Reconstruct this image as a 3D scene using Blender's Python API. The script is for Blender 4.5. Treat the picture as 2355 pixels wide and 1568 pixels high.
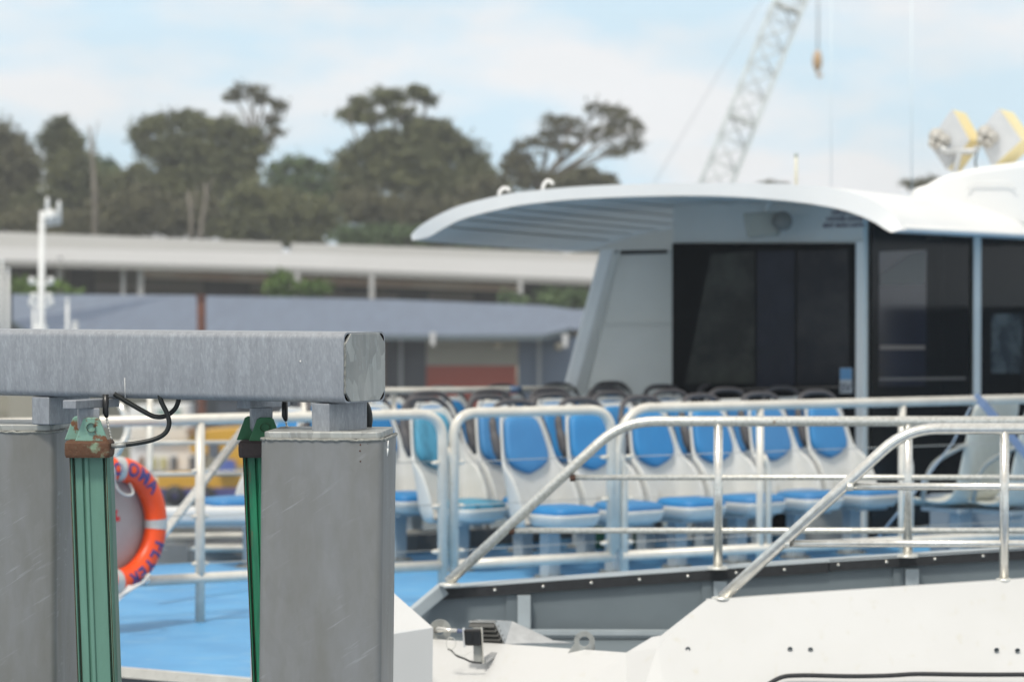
import bpy, bmesh, math, random
from mathutils import Vector, Matrix
rad = math.radians
S = bpy.context.scene
for o in list(bpy.data.objects): bpy.data.objects.remove(o)

# ---------------------------------------------------------------- camera, sky, sun, exposure
CAMZ = 7.0
F = 6800.0                      # focal length in measuring units (photo measured 2355 x 1568)
PITCH = math.atan((783.5 - 667.0) / F)
cam_d = bpy.data.cameras.new('camera'); cam = bpy.data.objects.new('camera', cam_d)
S.collection.objects.link(cam); S.camera = cam
cam.location = (0, 0, CAMZ); cam.rotation_euler = (math.pi/2 - PITCH, 0, 0)
cam_d.sensor_width = 36; cam_d.lens = F / 2355.0 * 36
cam_d.clip_start = 0.5; cam_d.clip_end = 3000
cam_d.dof.use_dof = True; cam_d.dof.focus_distance = 9.6; cam_d.dof.aperture_fstop = 3.8
S.view_settings.view_transform = 'Standard'; S.view_settings.look = 'None'
S.view_settings.exposure = 0.08; S.view_settings.gamma = 1

SUN = Vector((-0.22, -0.50, 0.87)).normalized()
elev = math.asin(SUN.z); azim = math.atan2(SUN.x, SUN.y)
w = bpy.data.worlds.new("World"); S.world = w; w.use_nodes = True
nt = w.node_tree; nt.nodes.clear()
def N(t, **k):
    n = nt.nodes.new(t)
    for a, b in k.items(): setattr(n, a, b)
    return n
out = N('ShaderNodeOutputWorld'); bg = N('ShaderNodeBackground'); bg.inputs['Strength'].default_value = 0.1
sky = N('ShaderNodeTexSky', sky_type='NISHITA', sun_disc=False)
sky.sun_elevation = elev; sky.sun_rotation = azim; sky.dust_density = 1.5
tc = N('ShaderNodeTexCoord'); mp = N('ShaderNodeMapping'); mp.inputs['Scale'].default_value = (1, 1, 2.6)
mp.inputs['Location'].default_value = (0.35, 0.1, 0.13)
nz = N('ShaderNodeTexNoise'); nz.inputs['Scale'].default_value = 7.5; nz.inputs['Detail'].default_value = 7; nz.inputs['Roughness'].default_value = 0.5
rp = N('ShaderNodeValToRGB'); rp.color_ramp.elements[0].position = 0.40; rp.color_ramp.elements[0].color = (0.84,)*3+(1,)
rp.color_ramp.elements[1].position = 0.62; rp.color_ramp.elements[1].color = (0.97,)*3+(1,)
nz2 = N('ShaderNodeTexNoise'); nz2.inputs['Scale'].default_value = 11; nz2.inputs['Detail'].default_value = 6
rp2 = N('ShaderNodeValToRGB'); rp2.color_ramp.elements[0].position = 0.42; rp2.color_ramp.elements[0].color = (6.9, 9.0, 10.4, 1)
rp2.color_ramp.elements[1].position = 0.60; rp2.color_ramp.elements[1].color = (9.6, 9.7, 9.9, 1)
mx = N('ShaderNodeMixRGB')
L = nt.links.new
L(tc.outputs['Generated'], mp.inputs['Vector']); L(mp.outputs[0], nz.inputs['Vector']); L(mp.outputs[0], nz2.inputs['Vector'])
L(nz.outputs['Fac'], rp.inputs[0]); L(nz2.outputs['Fac'], rp2.inputs[0])
L(rp.outputs[0], mx.inputs['Fac']); L(sky.outputs[0], mx.inputs['Color1']); L(rp2.outputs[0], mx.inputs['Color2'])
# thin white cloud sheet higher up
sp_ = N('ShaderNodeSeparateXYZ'); L(tc.outputs['Generated'], sp_.inputs[0])
rp3 = N('ShaderNodeValToRGB'); rp3.color_ramp.elements[0].position = .16; rp3.color_ramp.elements[0].color = (0,0,0,1); rp3.color_ramp.elements[1].position = .5; rp3.color_ramp.elements[1].color = (.85,.85,.85,1)
L(sp_.outputs['Z'], rp3.inputs[0])
mx3 = N('ShaderNodeMixRGB'); mx3.inputs['Color2'].default_value = (8.6, 8.35, 8.0, 1)
L(rp3.outputs[0], mx3.inputs['Fac']); L(mx.outputs[0], mx3.inputs['Color1']); L(mx3.outputs[0], bg.inputs['Color']); L(bg.outputs[0], out.inputs['Surface'])
sl = bpy.data.lights.new('sun', 'SUN'); sl.energy = 2.6; sl.angle = rad(10); sl.color = (1, .94, .84)
so = bpy.data.objects.new('sun', sl); S.collection.objects.link(so); so.rotation_euler = SUN.to_track_quat('Z', 'Y').to_euler()

# ---------------------------------------------------------------- helpers
def at(x, y, d):
    """the point at world depth d that the camera sees at x, y of the measured photo"""
    vx = (x - 1177.5) / F; vy = -(y - 783.5) / F
    dr = Vector((vx, math.cos(PITCH) + vy*math.sin(PITCH), -math.sin(PITCH) + vy*math.cos(PITCH)))
    return Vector((0, 0, CAMZ)) + dr * (d / dr.y)
def px(n, d): return n * d / F

class MB:
    def __init__(s): s.v = []; s.f = []; s.sm = []; s.mi = []
    def add(s, vs, fs, smooth=False, mi=0):
        b = len(s.v); s.v += [tuple(v) for v in vs]
        for f in fs: s.f.append([b + i for i in f]); s.sm.append(smooth); s.mi.append(mi)
        return s
    def box(s, c, size, rot=None, mi=0):
        c = Vector(c); hx, hy, hz = [q/2 for q in size]
        m = rot if rot is not None else Matrix.Identity(3)
        vs = [c + m @ Vector((i*hx, j*hy, k*hz)) for i in (-1, 1) for j in (-1, 1) for k in (-1, 1)]
        return s.add(vs, [(0,1,3,2),(4,6,7,5),(0,4,5,1),(2,3,7,6),(0,2,6,4),(1,5,7,3)], mi=mi)
    def bar(s, a, b, wdt, hgt, up=Vector((0,0,1)), mi=0):
        a = Vector(a); b = Vector(b); d = (b-a); l = d.length; d.normalize()
        x = d.cross(up)
        if x.length < 1e-4: x = Vector((1,0,0))
        x.normalize(); z = x.cross(d)
        return s.box((a+b)/2, (wdt, l, hgt), Matrix((x, d, z)).transposed(), mi=mi)
    def tube(s, pts, r, n=12, closed=False, caps=True, mi=0):
        pts = [Vector(p) for p in pts]; m = len(pts)
        rr = r if isinstance(r, (list, tuple)) else [r]*m
        tg = []
        for i in range(m):
            a = pts[(i-1) % m] if (closed or i > 0) else pts[0]
            b = pts[(i+1) % m] if (closed or i < m-1) else pts[-1]
            tg.append((b-a).normalized())
        u = tg[0].orthogonal().normalized(); vs = []
        for i in range(m):
            u = (u - tg[i]*u.dot(tg[i])).normalized(); w_ = tg[i].cross(u)
            for k in range(n):
                a = 2*math.pi*k/n
                vs.append(pts[i] + (u*math.cos(a) + w_*math.sin(a))*rr[i])
        fs = []
        for i in range(m if closed else m-1):
            j = (i+1) % m
            for k in range(n): fs.append((i*n+k, i*n+(k+1)%n, j*n+(k+1)%n, j*n+k))
        s.add(vs, fs, True, mi)
        if caps and not closed:
            b = len(s.v) - m*n
            s.f.append([b+k for k in range(n)][::-1]); s.sm.append(False); s.mi.append(mi)
            s.f.append([b+(m-1)*n+k for k in range(n)]); s.sm.append(False); s.mi.append(mi)
        return s
    def prism(s, pts, vec, mi=0):
        pts = [Vector(p) for p in pts]; vec = Vector(vec); n = len(pts)
        vs = pts + [p+vec for p in pts]
        return s.add(vs, [tuple(range(n))[::-1], tuple(range(n, 2*n))] + [(i, (i+1)%n, n+(i+1)%n, n+i) for i in range(n)], mi=mi)
    def grid(s, rows, smooth=True, mi=0, close=False):
        m = len(rows[0]); vs = [p for r in rows for p in r]; fs = []
        for i in range(len(rows)-1):
            for j in range(m if close else m-1): fs.append((i*m+j, i*m+(j+1)%m, (i+1)*m+(j+1)%m, (i+1)*m+j))
        return s.add(vs, fs, smooth, mi)
    def lathe(s, prof, c, ax=Vector((0,0,1)), n=24, mi=0):
        ax = Vector(ax).normalized(); u = ax.orthogonal().normalized(); w_ = ax.cross(u); c = Vector(c)
        rows = [[c + ax*h + (u*math.cos(2*math.pi*k/n) + w_*math.sin(2*math.pi*k/n))*max(r, 1e-4) for k in range(n)] for r, h in prof]
        return s.grid(rows, True, mi, close=True)
    def build(s, name, mats, parent=None, bevel=0, solid=0, loc=None, fix=True, seg=2):
        me = bpy.data.meshes.new(name)
        if loc is not None: vs = [(v[0]-loc[0], v[1]-loc[1], v[2]-loc[2]) for v in s.v]
        else: vs = s.v
        me.from_pydata(vs, [], s.f)
        me.polygons.foreach_set('use_smooth', s.sm); me.polygons.foreach_set('material_index', s.mi)
        if fix:
            b = bmesh.new(); b.from_mesh(me); bmesh.ops.recalc_face_normals(b, faces=b.faces); b.to_mesh(me); b.free()
        o = bpy.data.objects.new(name, me); S.collection.objects.link(o)
        for m in (mats if isinstance(mats, (list, tuple)) else [mats]): me.materials.append(m)
        if loc is not None: o.location = loc
        if parent is not None:
            o.parent = parent
            pl = parent_world(parent)
            if loc is not None: o.location = Vector(loc) - pl
            else: o.location = -pl
        if solid:
            q = o.modifiers.new('solid', 'SOLIDIFY'); q.thickness = solid; q.offset = 0
        if bevel:
            q = o.modifiers.new('bevel', 'BEVEL'); q.width = bevel; q.segments = seg; q.limit_method = 'ANGLE'; q.angle_limit = rad(40)
            q.harden_normals = False
        return o
def parent_world(p):
    v = Vector((0,0,0))
    while p is not None: v = v + p.location; p = p.parent
    return v
def tag(o, label=None, cat=None, group=None, kind=None):
    if label: o['label'] = label
    if cat: o['category'] = cat
    if group: o['group'] = group
    if kind: o['kind'] = kind
    return o
def empty(name, loc=(0,0,0)):
    o = bpy.data.objects.new(name, None); S.collection.objects.link(o); o.location = loc; o.empty_display_size = .2
    return o
def kids(o): return [c for c in bpy.data.objects if c.parent == o]
def copy_tree(o, parent=None):
    c = o.copy(); S.collection.objects.link(c); c.parent = parent
    for ch in kids(o): copy_tree(ch, c)
    return c
def arc_pts(pts, r, n=6):
    """round the corners of a polyline"""
    pts = [Vector(p) for p in pts]; res = [pts[0]]
    for i in range(1, len(pts)-1):
        a, b, c = pts[i-1], pts[i], pts[i+1]
        rr = min(r, (a-b).length*.48, (c-b).length*.48)
        p0 = b + (a-b).normalized()*rr; p2 = b + (c-b).normalized()*rr
        for k in range(n+1):
            t = k/n; res.append(p0*(1-t)**2 + b*2*t*(1-t) + p2*t*t)
    res.append(pts[-1]); return res

# ---------------------------------------------------------------- materials
MATS = {}
def mat(name, col, rough=.5, metal=0, var=0, vscale=4, bump=0, bscale=30, stretch=(1,1,1), coat=0, col2=None, lo=.4, hi=.65, spec=None, col3=None, s3=2.0, lo3=.6, hi3=.7, st3=(1,1,1), det=6):
    m = bpy.data.materials.new(name); m.use_nodes = True; t = m.node_tree; p = t.nodes['Principled BSDF']
    p.inputs['Base Color'].default_value = (*col, 1); p.inputs['Roughness'].default_value = rough; p.inputs['Metallic'].default_value = metal
    if coat: p.inputs['Coat Weight'].default_value = coat; p.inputs['Coat Roughness'].default_value = .08
    if spec is not None: p.inputs['Specular IOR Level'].default_value = spec
    tcn = t.nodes.new('ShaderNodeTexCoord')
    def noise(sc, st, d=6):
        mm = t.nodes.new('ShaderNodeMapping'); mm.inputs['Scale'].default_value = st; t.links.new(tcn.outputs['Object'], mm.inputs[0])
        n = t.nodes.new('ShaderNodeTexNoise'); n.inputs['Scale'].default_value = sc; n.inputs['Detail'].default_value = d; n.inputs['Roughness'].default_value = .6
        t.links.new(mm.outputs[0], n.inputs['Vector']); return n
    src = None
    if col2 is not None or var:
        c2 = col2 if col2 is not None else tuple(max(0, c*(1-var)) for c in col)
        n = noise(vscale, stretch, det); r = t.nodes.new('ShaderNodeValToRGB')
        r.color_ramp.elements[0].position = lo; r.color_ramp.elements[0].color = (*c2, 1)
        r.color_ramp.elements[1].position = hi; r.color_ramp.elements[1].color = (*col, 1)
        t.links.new(n.outputs['Fac'], r.inputs[0]); src = r.outputs[0]
    if col3 is not None:
        n = noise(s3, st3); r = t.nodes.new('ShaderNodeValToRGB')
        r.color_ramp.elements[0].position = lo3; r.color_ramp.elements[0].color = (0,0,0,1)
        r.color_ramp.elements[1].position = hi3; r.color_ramp.elements[1].color = (1,1,1,1)
        t.links.new(n.outputs['Fac'], r.inputs[0])
        x = t.nodes.new('ShaderNodeMixRGB'); t.links.new(r.outputs[0], x.inputs['Fac']); x.inputs['Color2'].default_value = (*col3, 1)
        if src is not None: t.links.new(src, x.inputs['Color1'])
        else: x.inputs['Color1'].default_value = (*col, 1)
        src = x.outputs[0]
    if src is not None: t.links.new(src, p.inputs['Base Color'])
    if bump:
        n = noise(bscale, stretch); bnode = t.nodes.new('ShaderNodeBump'); bnode.inputs['Strength'].default_value = bump; bnode.inputs['Distance'].default_value = .01
        t.links.new(n.outputs['Fac'], bnode.inputs['Height']); t.links.new(bnode.outputs[0], p.inputs['Normal'])
    MATS[name] = m; return m
def galvanised(name, col, col2, spangle, metal=.35, rough=.5, streak=(14, 14, 2.2), fv=.22, scuff=.30, srot=14, sst=(22,22,2.0), ssc=4, mask=False):
    m = mat(name, col, rough, metal, col2=col2, vscale=3.2, lo=.35, hi=.7, stretch=streak)
    t = m.node_tree; p = t.nodes['Principled BSDF']; src = p.inputs['Base Color'].links[0].from_socket
    tcn = t.nodes.new('ShaderNodeTexCoord'); mm = t.nodes.new('ShaderNodeMapping'); mm.inputs['Scale'].default_value = (1,1,.45)
    m0 = t.nodes.new('ShaderNodeMapping'); m0.inputs['Rotation'].default_value = (0, rad(srot), 0); t.links.new(tcn.outputs['Object'], m0.inputs[0])
    t.links.new(tcn.outputs['Object'], mm.inputs[0])
    v = t.nodes.new('ShaderNodeTexVoronoi'); v.inputs['Scale'].default_value = spangle; t.links.new(mm.outputs[0], v.inputs['Vector'])
    bw = t.nodes.new('ShaderNodeRGBToBW'); t.links.new(v.outputs['Color'], bw.inputs[0])
    r = t.nodes.new('ShaderNodeValToRGB'); r.color_ramp.elements[0].position = .3; r.color_ramp.elements[0].color = (0,0,0,1); r.color_ramp.elements[1].position = .9; r.color_ramp.elements[1].color = (1,1,1,1)
    t.links.new(bw.outputs[0], r.inputs[0])
    x = t.nodes.new('ShaderNodeMixRGB'); x.blend_type = 'MULTIPLY'; x.inputs['Fac'].default_value = fv
    t.links.new(src, x.inputs['Color1']); t.links.new(r.outputs[0], x.inputs['Color2'])
    # brighter scuffs and pale drips, running down
    m2 = t.nodes.new('ShaderNodeMapping'); m2.inputs['Scale'].default_value = sst
    t.links.new(m0.outputs[0], m2.inputs[0])
    n = t.nodes.new('ShaderNodeTexNoise'); n.inputs['Scale'].default_value = ssc; n.inputs['Detail'].default_value = 8; t.links.new(m2.outputs[0], n.inputs['Vector'])
    r2 = t.nodes.new('ShaderNodeValToRGB'); r2.color_ramp.elements[0].position = .58; r2.color_ramp.elements[0].color = (0,0,0,1); r2.color_ramp.elements[1].position = .74; r2.color_ramp.elements[1].color = (scuff,)*3+(1,)
    t.links.new(n.outputs['Fac'], r2.inputs[0])
    y = t.nodes.new('ShaderNodeMixRGB'); y.inputs['Color2'].default_value = (.62,.66,.70,1)
    fo = r2.outputs[0]
    if mask:
        n9 = t.nodes.new('ShaderNodeTexNoise'); n9.inputs['Scale'].default_value = 4.5; n9.inputs['Detail'].default_value = 3; t.links.new(tcn.outputs['Object'], n9.inputs['Vector'])
        r9 = t.nodes.new('ShaderNodeValToRGB'); r9.color_ramp.elements[0].position = .5; r9.color_ramp.elements[0].color = (.05,.05,.05,1); r9.color_ramp.elements[1].position = .62; r9.color_ramp.elements[1].color = (1,1,1,1); t.links.new(n9.outputs['Fac'], r9.inputs[0])
        mu = t.nodes.new('ShaderNodeMixRGB'); mu.blend_type = 'MULTIPLY'; mu.inputs['Fac'].default_value = 1; t.links.new(r2.outputs[0], mu.inputs['Color1']); t.links.new(r9.outputs[0], mu.inputs['Color2']); fo = mu.outputs[0]
    t.links.new(fo, y.inputs['Fac']); t.links.new(x.outputs[0], y.inputs['Color1']); t.links.new(y.outputs[0], p.inputs['Base Color'])
    return m
galv = galvanised('galvanised_steel', (.37,.39,.42), (.30,.315,.34), 150, fv=.13, ssc=9)
galv_end = galvanised('galvanised_plate', (.50,.50,.47), (.40,.41,.39), 34, streak=(5,5,2), fv=.30)
pile_m = galvanised('weathered_pile_steel', (.25,.255,.26), (.20,.198,.185), 30, metal=.2, rough=.5, streak=(3,3,.9), fv=.05, scuff=.26, srot=-57, sst=(22,5,2.2), ssc=4, mask=True)
weld_m = mat('weld', (.33,.33,.30), .6, .3, var=.3, vscale=60, bump=.5, bscale=80)
dark_in = mat('painted_hollow_shade', (.035,.022,.016), .8, 0, var=.4, vscale=40)  # shade inside the beam's open end, put in as a dark colour
rust_m = mat('rust', (.13,.05,.025), .85, 0, col2=(.05,.03,.022), vscale=22, bump=.6, bscale=40)
green_rusty = mat('green_paint_rusting', (.17,.33,.25), .55, 0, col2=(.20,.36,.29), vscale=9, col3=(.17,.07,.03), s3=18, lo3=.52, hi3=.58, bump=.3, bscale=30)
green_m = mat('pale_green_paint', (.135,.285,.22), .5, 0, col2=(.10,.215,.16), vscale=3, lo=.3, hi=.7, stretch=(6,6,1), col3=(.24,.17,.07), s3=20, lo3=.70, hi3=.78, st3=(2,2,.3))
green_deep = mat('deep_green_paint', (.02,.27,.13), .45, 0, col2=(.015,.15,.08), vscale=6, stretch=(6,6,.6), col3=(.16,.13,.07), s3=14, lo3=.62, hi3=.7, st3=(2,2,.4))
hose_m = mat('black_rubber_hose', (.010,.012,.011), .42)
white_hull = mat('white_hull_paint', (.60,.60,.595), .3, 0, col2=(.57,.57,.56), vscale=1.2, coat=.3, col3=(.53,.51,.44), s3=5, lo3=.60, hi3=.85, st3=(4,4,.7))
white_roof = mat('white_roof_paint', (.79,.79,.78), .35, 0, var=.04, vscale=1.5)
white_pipe = mat('white_painted_pipe', (.72,.69,.62), .32, .1, col2=(.62,.59,.53), vscale=8, stretch=(1,1,1), col3=(.48,.43,.34), s3=26, lo3=.66, hi3=.72)
steel_m = mat('polished_stainless', (.86,.84,.79), .24, .85, col2=(.72,.70,.65), vscale=30, bump=.05, bscale=60)
steel_dull = mat('pitted_stainless', (.80,.79,.74), .36, .7, col2=(.58,.57,.52), vscale=60, lo=.35, hi=.6, bump=.2, bscale=120, col3=(.30,.17,.08), s3=16, lo3=.70, hi3=.76)
grey_wall = mat('blue_grey_bulwark_paint', (.17,.205,.225), .45, 0, col2=(.145,.175,.195), vscale=2, col3=(.24,.19,.12), s3=7, lo3=.72, hi3=.8)
grey_light = mat('light_grey_blue_paint', (.40,.45,.48), .45, 0, var=.12, vscale=6, col3=(.40,.33,.2), s3=30, lo3=.7, hi3=.76)
rubber = mat('black_rubber_strip', (.022,.024,.028), .6, 0, var=.3, vscale=30, bump=.2, bscale=60)
deck_blue = mat('blue_deck_paint', (.105,.335,.60), .6, 0, col2=(.085,.28,.53), vscale=2.2, lo=.35, hi=.65, col3=(.19,.38,.56), s3=5, lo3=.54, hi3=.72, st3=(1,3,1), bump=.25, bscale=90)
orange_m = mat('orange_ring_vinyl', (.95,.085,.006), .38, 0, col2=(.86,.075,.008), vscale=5)
band_m = mat('silver_tape', (.55,.56,.55), .35, .1, var=.15, vscale=30)
navy_m = mat('blue_lettering', (.06,.05,.20), .5)
shell_m = mat('white_seat_shell', (.68,.675,.65), .38, 0, col2=(.62,.615,.58), vscale=6, coat=.15, col3=(.50,.48,.43), s3=9, lo3=.60, hi3=.74, st3=(2,2,.5))
shell_bare = mat('ivory_seat_shell', (.62,.63,.58), .45, 0, var=.08, vscale=10, stretch=(5,5,.6))
def vary(m, lo_, hi_):
    t = m.node_tree; p = t.nodes['Principled BSDF']; src = p.inputs['Base Color'].links[0].from_socket
    oi_ = t.nodes.new('ShaderNodeObjectInfo'); mr = t.nodes.new('ShaderNodeMapRange'); mr.inputs['To Min'].default_value = lo_; mr.inputs['To Max'].default_value = hi_
    t.links.new(oi_.outputs['Random'], mr.inputs['Value']); hs = t.nodes.new('ShaderNodeHueSaturation'); t.links.new(mr.outputs[0], hs.inputs['Value']); t.links.new(mr.outputs[0], hs.inputs['Saturation']); t.links.new(src, hs.inputs['Color']); t.links.new(hs.outputs[0], p.inputs['Base Color'])
blue_pad = mat('blue_vinyl', (.028,.225,.50), .5, 0, col2=(.024,.19,.44), vscale=3, bump=.15, bscale=25)
vary(blue_pad, .94, 1.04); vary(shell_m, .90, 1.04)
teal_pad = mat('faded_teal_vinyl', (.07,.30,.45), .45, 0, col2=(.03,.13,.20), vscale=4.5, lo=.38, hi=.55, stretch=(2.2,1,.8))
handle_m = mat('dark_grey_handle', (.085,.08,.085), .55, 0, var=.2, vscale=10)
post_m = mat('grey_blue_post_paint', (.38,.44,.48), .45, 0, var=.12, vscale=8)
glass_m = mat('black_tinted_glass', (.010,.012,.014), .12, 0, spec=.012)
frame_blk = mat('black_window_frame', (.008,.009,.010), .35, spec=.1)
pane_refl_a = mat('olive_painted_reflection', (.042,.046,.040), .14, 0, spec=.15, col2=(.012,.014,.014), vscale=2.5)  # views and reflections in the cabin glass, put into the pane colours
pane_refl_b = mat('blue_black_painted_reflection', (.020,.024,.038), .12, 0, spec=.12, var=.3, vscale=3)
pane_refl_c = mat('brown_black_painted_reflection', (.034,.034,.036), .14, 0, spec=.15, col2=(.010,.012,.018), vscale=2)
grey_fin = mat('grey_panel_paint', (.84,.84,.80), .5, 0, var=.06, vscale=2)
cabin_wall = mat('pale_grey_cabin_paint', (.66,.67,.64), .5, 0, var=.05, vscale=2)
ceil_m = mat('grey_ceiling_paint', (.70,.69,.64), .6, 0, var=.05, vscale=2)
ceil_dark = mat('dark_ceiling_batten', (.66,.65,.61), .6)
beige_m = mat('beige_plastic', (.36,.35,.30), .5)
purple_txt = mat('faded_purple_lettering', (.16,.13,.17), .6)
yellow_pale = mat('yellow_lamp_housing', (.88,.76,.42), .5, 0, var=.08, vscale=4)
alu = mat('bare_aluminium', (.55,.56,.56), .45, .5, var=.15, vscale=18)
strap_m = mat('light_blue_strap', (.20,.27,.42), .7)
black_pl = mat('black_plastic', (.012,.012,.013), .3, 0, var=.3, vscale=30)
rope_m = mat('white_rope', (.62,.62,.60), .8, bump=.6, bscale=80)

# ================================================================ wharf in front
BD = 9.0
BA = Vector((-.866, .5, 0)); BN = Vector((.5, .866, 0))      # along the beam, across the beam
P0 = at(790, 764, BD)
ztop = P0.z; zbot = at(790, 927, BD).z
def bpt(a, n, z): return Vector((P0.x, P0.y, 0)) + BA*a + BN*n + Vector((0, 0, z))
Rb = Matrix((BA, BN, Vector((0,0,1)))).transposed()
BW = .235; BH = ztop - zbot
def rrect(w_, h_, r, n=5):
    pts = []
    for cx, cy, a0 in ((w_-r, h_-r, 0), (r, h_-r, 90), (r, r, 180), (w_-r, r, 270)):
        for k in range(n+1):
            a = rad(a0 + 90*k/n); pts.append((cx + r*math.cos(a), cy + r*math.sin(a)))
    return pts
wharf = empty('wharf_beam', bpt(0, 0, zbot))
tag(wharf, 'galvanised square steel beam lying across the tops of two steel piles', 'steel beam')
m = MB(); ro = rrect(BW, BH, .022); ri = [( .005 + x*(BW-.010)/BW, .005 + y*(BH-.010)/BH) for x, y in ro]
rows = [[bpt(a, x, zbot+y) for x, y in ro] for a in (0, 3.9)]
m.grid(rows, True, close=True); m.grid([[bpt(a, x, zbot+y) for x, y in ri] for a in (0, .25)], True, mi=1, close=True)
nn = len(ro)
m.add([bpt(0, x, zbot+y) for x, y in ro] + [bpt(0, x, zbot+y) for x, y in ri], [(i, (i+1)%nn, nn+(i+1)%nn, nn+i) for i in range(nn)])
m.add([bpt(.25, x, zbot+y) for x, y in ri], [tuple(range(nn))], mi=1)
m.add([bpt(3.9, x, zbot+y) for x, y in ro], [tuple(range(nn))])
o = m.build('beam', [galv, dark_in], wharf, fix=False)
c = .037; e = .004
pl = [(e, c), (c, e), (BW-c, e), (BW-e, c), (BW-e, BH-c), (BW-c, BH-e), (c, BH-e), (e, BH-c)]
MB().prism([bpt(-.004, x, zbot+y) for x, y in pl], BA*.010).build('end_plate', galv_end, wharf, bevel=.0015)
wl = MB(); random.seed(4)
for zz in (0,):
    pts = [bpt(-.003, .004, zbot + .03 + k*(BH-.06)/26) + Vector((random.uniform(-.0015,.0015), 0, random.uniform(-.002,.002))) for k in range(27)]
    wl.tube(pts, [.0022 + random.uniform(0, .002) for _ in pts], 6)
wl.build('weld_bead', weld_m, wharf)

for k_, pts_ in enumerate((((287,868,.0012),(288,915,.0020)), ((690,829,.003),(692,833,.002)), ((1030,0,0),) )):
    if len(pts_) < 2: continue
    q_ = []
    for x_, y_, r_ in pts_:
        a_ = min(range(0, 3500), key=lambda k: abs((lambda q: 1177.5 + q.x/q.y*F)(bpt(k/1000, 0, zbot)) - x_))/1000
        pp = bpt(a_, -.0005, zbot); q_.append(Vector((pp.x, pp.y, at(x_, y_, pp.y).z)))
    MB().tube(q_, [pts_[0][2], pts_[1][2]], 8).build('pale_drip', mat('pale_drip', (.62,.62,.60), .7), wharf)
def spacer(xe, dlen, name='spacer_block', zb=None, parent=wharf, thick=None, n0=.01, nw=.215):
    """a short block whose near upright edge stands at measured x, under the beam"""
    # solve the along-beam distance whose front corner projects at xe
    best = min(range(-200, 4000), key=lambda k: abs((lambda q: 1177.5 + q.x/q.y*F)(bpt(k/1000, n0, zbot)) - xe))
    a = best/1000
    c_ = bpt(a + dlen/2, n0 + nw/2, (zbot - .0015 + zb)/2 if zb else 0)
    return a, MB().box(c_, (dlen, nw, zbot-.0015-zb), Rb).build(name, galv, parent, bevel=.004)
zpile_r = at(760, 997, 9.0).z
spacer(757, .066, zb=zpile_r+.001)
zpile_l = at(20, 980, 9.5).z
spacer(112, .072, zb=zpile_l+.001)

def pile(cx, ytop, d, w_, lean, label, cap=True):
    p = empty('steel_pile', (at(cx, ytop, d).x, d, 0)); tag(p, label, 'pile')
    top = at(cx, ytop, d-w_/2).z
    R = Matrix.Rotation(rad(-4), 3, 'Z')
    rr = rrect(w_, w_, .022, 6); m = MB(); rows = []
    for z in [top, top-.3, top-.8, 0.2, -1.5]:
        rows.append([Vector((p.location.x + lean*(top-z), d, z)) + R @ Vector((x-w_/2, y-w_/2, 0)) for x, y in rr])
    m.grid(rows, True, close=True); m.add(rows[0], [tuple(range(len(rr)))])
    b = m.build('post', pile_m, p)
    q = rrect(w_-.016, w_-.016, .02, 5)
    MB().prism([Vector((p.location.x, d, top+.001)) + R @ Vector((x-w_/2+.008, y-w_/2+.008, 0)) for x, y in q], (0,0,.022)).build('cap_plate', galv_end, p, bevel=.003)
    random.seed(int(abs(cx)))
    pts = [Vector((p.location.x, d, top + random.uniform(-.002, .002))) + R @ Vector((x-w_/2, y-w_/2, 0))*1.0 for x, y in rr]
    seg = []
    for i in range(len(pts)):
        a_, b_ = pts[i], pts[(i+1) % len(pts)]
        k = max(1, int((b_-a_).length/.012))
        for j in range(k): seg.append(a_.lerp(b_, j/k) + Vector((0,0,random.uniform(-.0018,.0018))))
    MB().tube(seg, [.0045+random.uniform(-.001,.0018) for _ in seg], 6, closed=True).build('weld_bead', weld_m, p)
    # pale bird streak and rust pinholes of the photographed face
    return p, top
pr, topr = pile(759, 1010, 9.18, .376, -.012, 'grey steel pile in front of the seats, under the open end of the galvanised beam')
fy = 9.18 - .188 - .018
m = MB()
for (x1, y1, r1), (x2, y2, r2) in [((893,1012,.0016),(892,1030,.003)), ((892,1030,.003),(891,1048,.0012))]:
    m.tube([at(x1, y1, fy+.003), at(x2, y2, fy+.003)], [r1, r2], 8)
m.build('bird_streak', mat('bird_dropping', (.75,.75,.72), .7), pr)
m = MB()
for x, y in ((829,1022),(846,1020),(828,1036),(829,1060)): MB().lathe([(0,-.002),(.0035,0),(.002,.003),(0,.004)], at(x, y, fy+.012), (0,-1,0), 8).build('rust_spot', rust_m, pr)
pile(22, 992, 9.85, .405, -.004, 'grey steel pile at the left edge, behind the pale green fender post')

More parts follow.
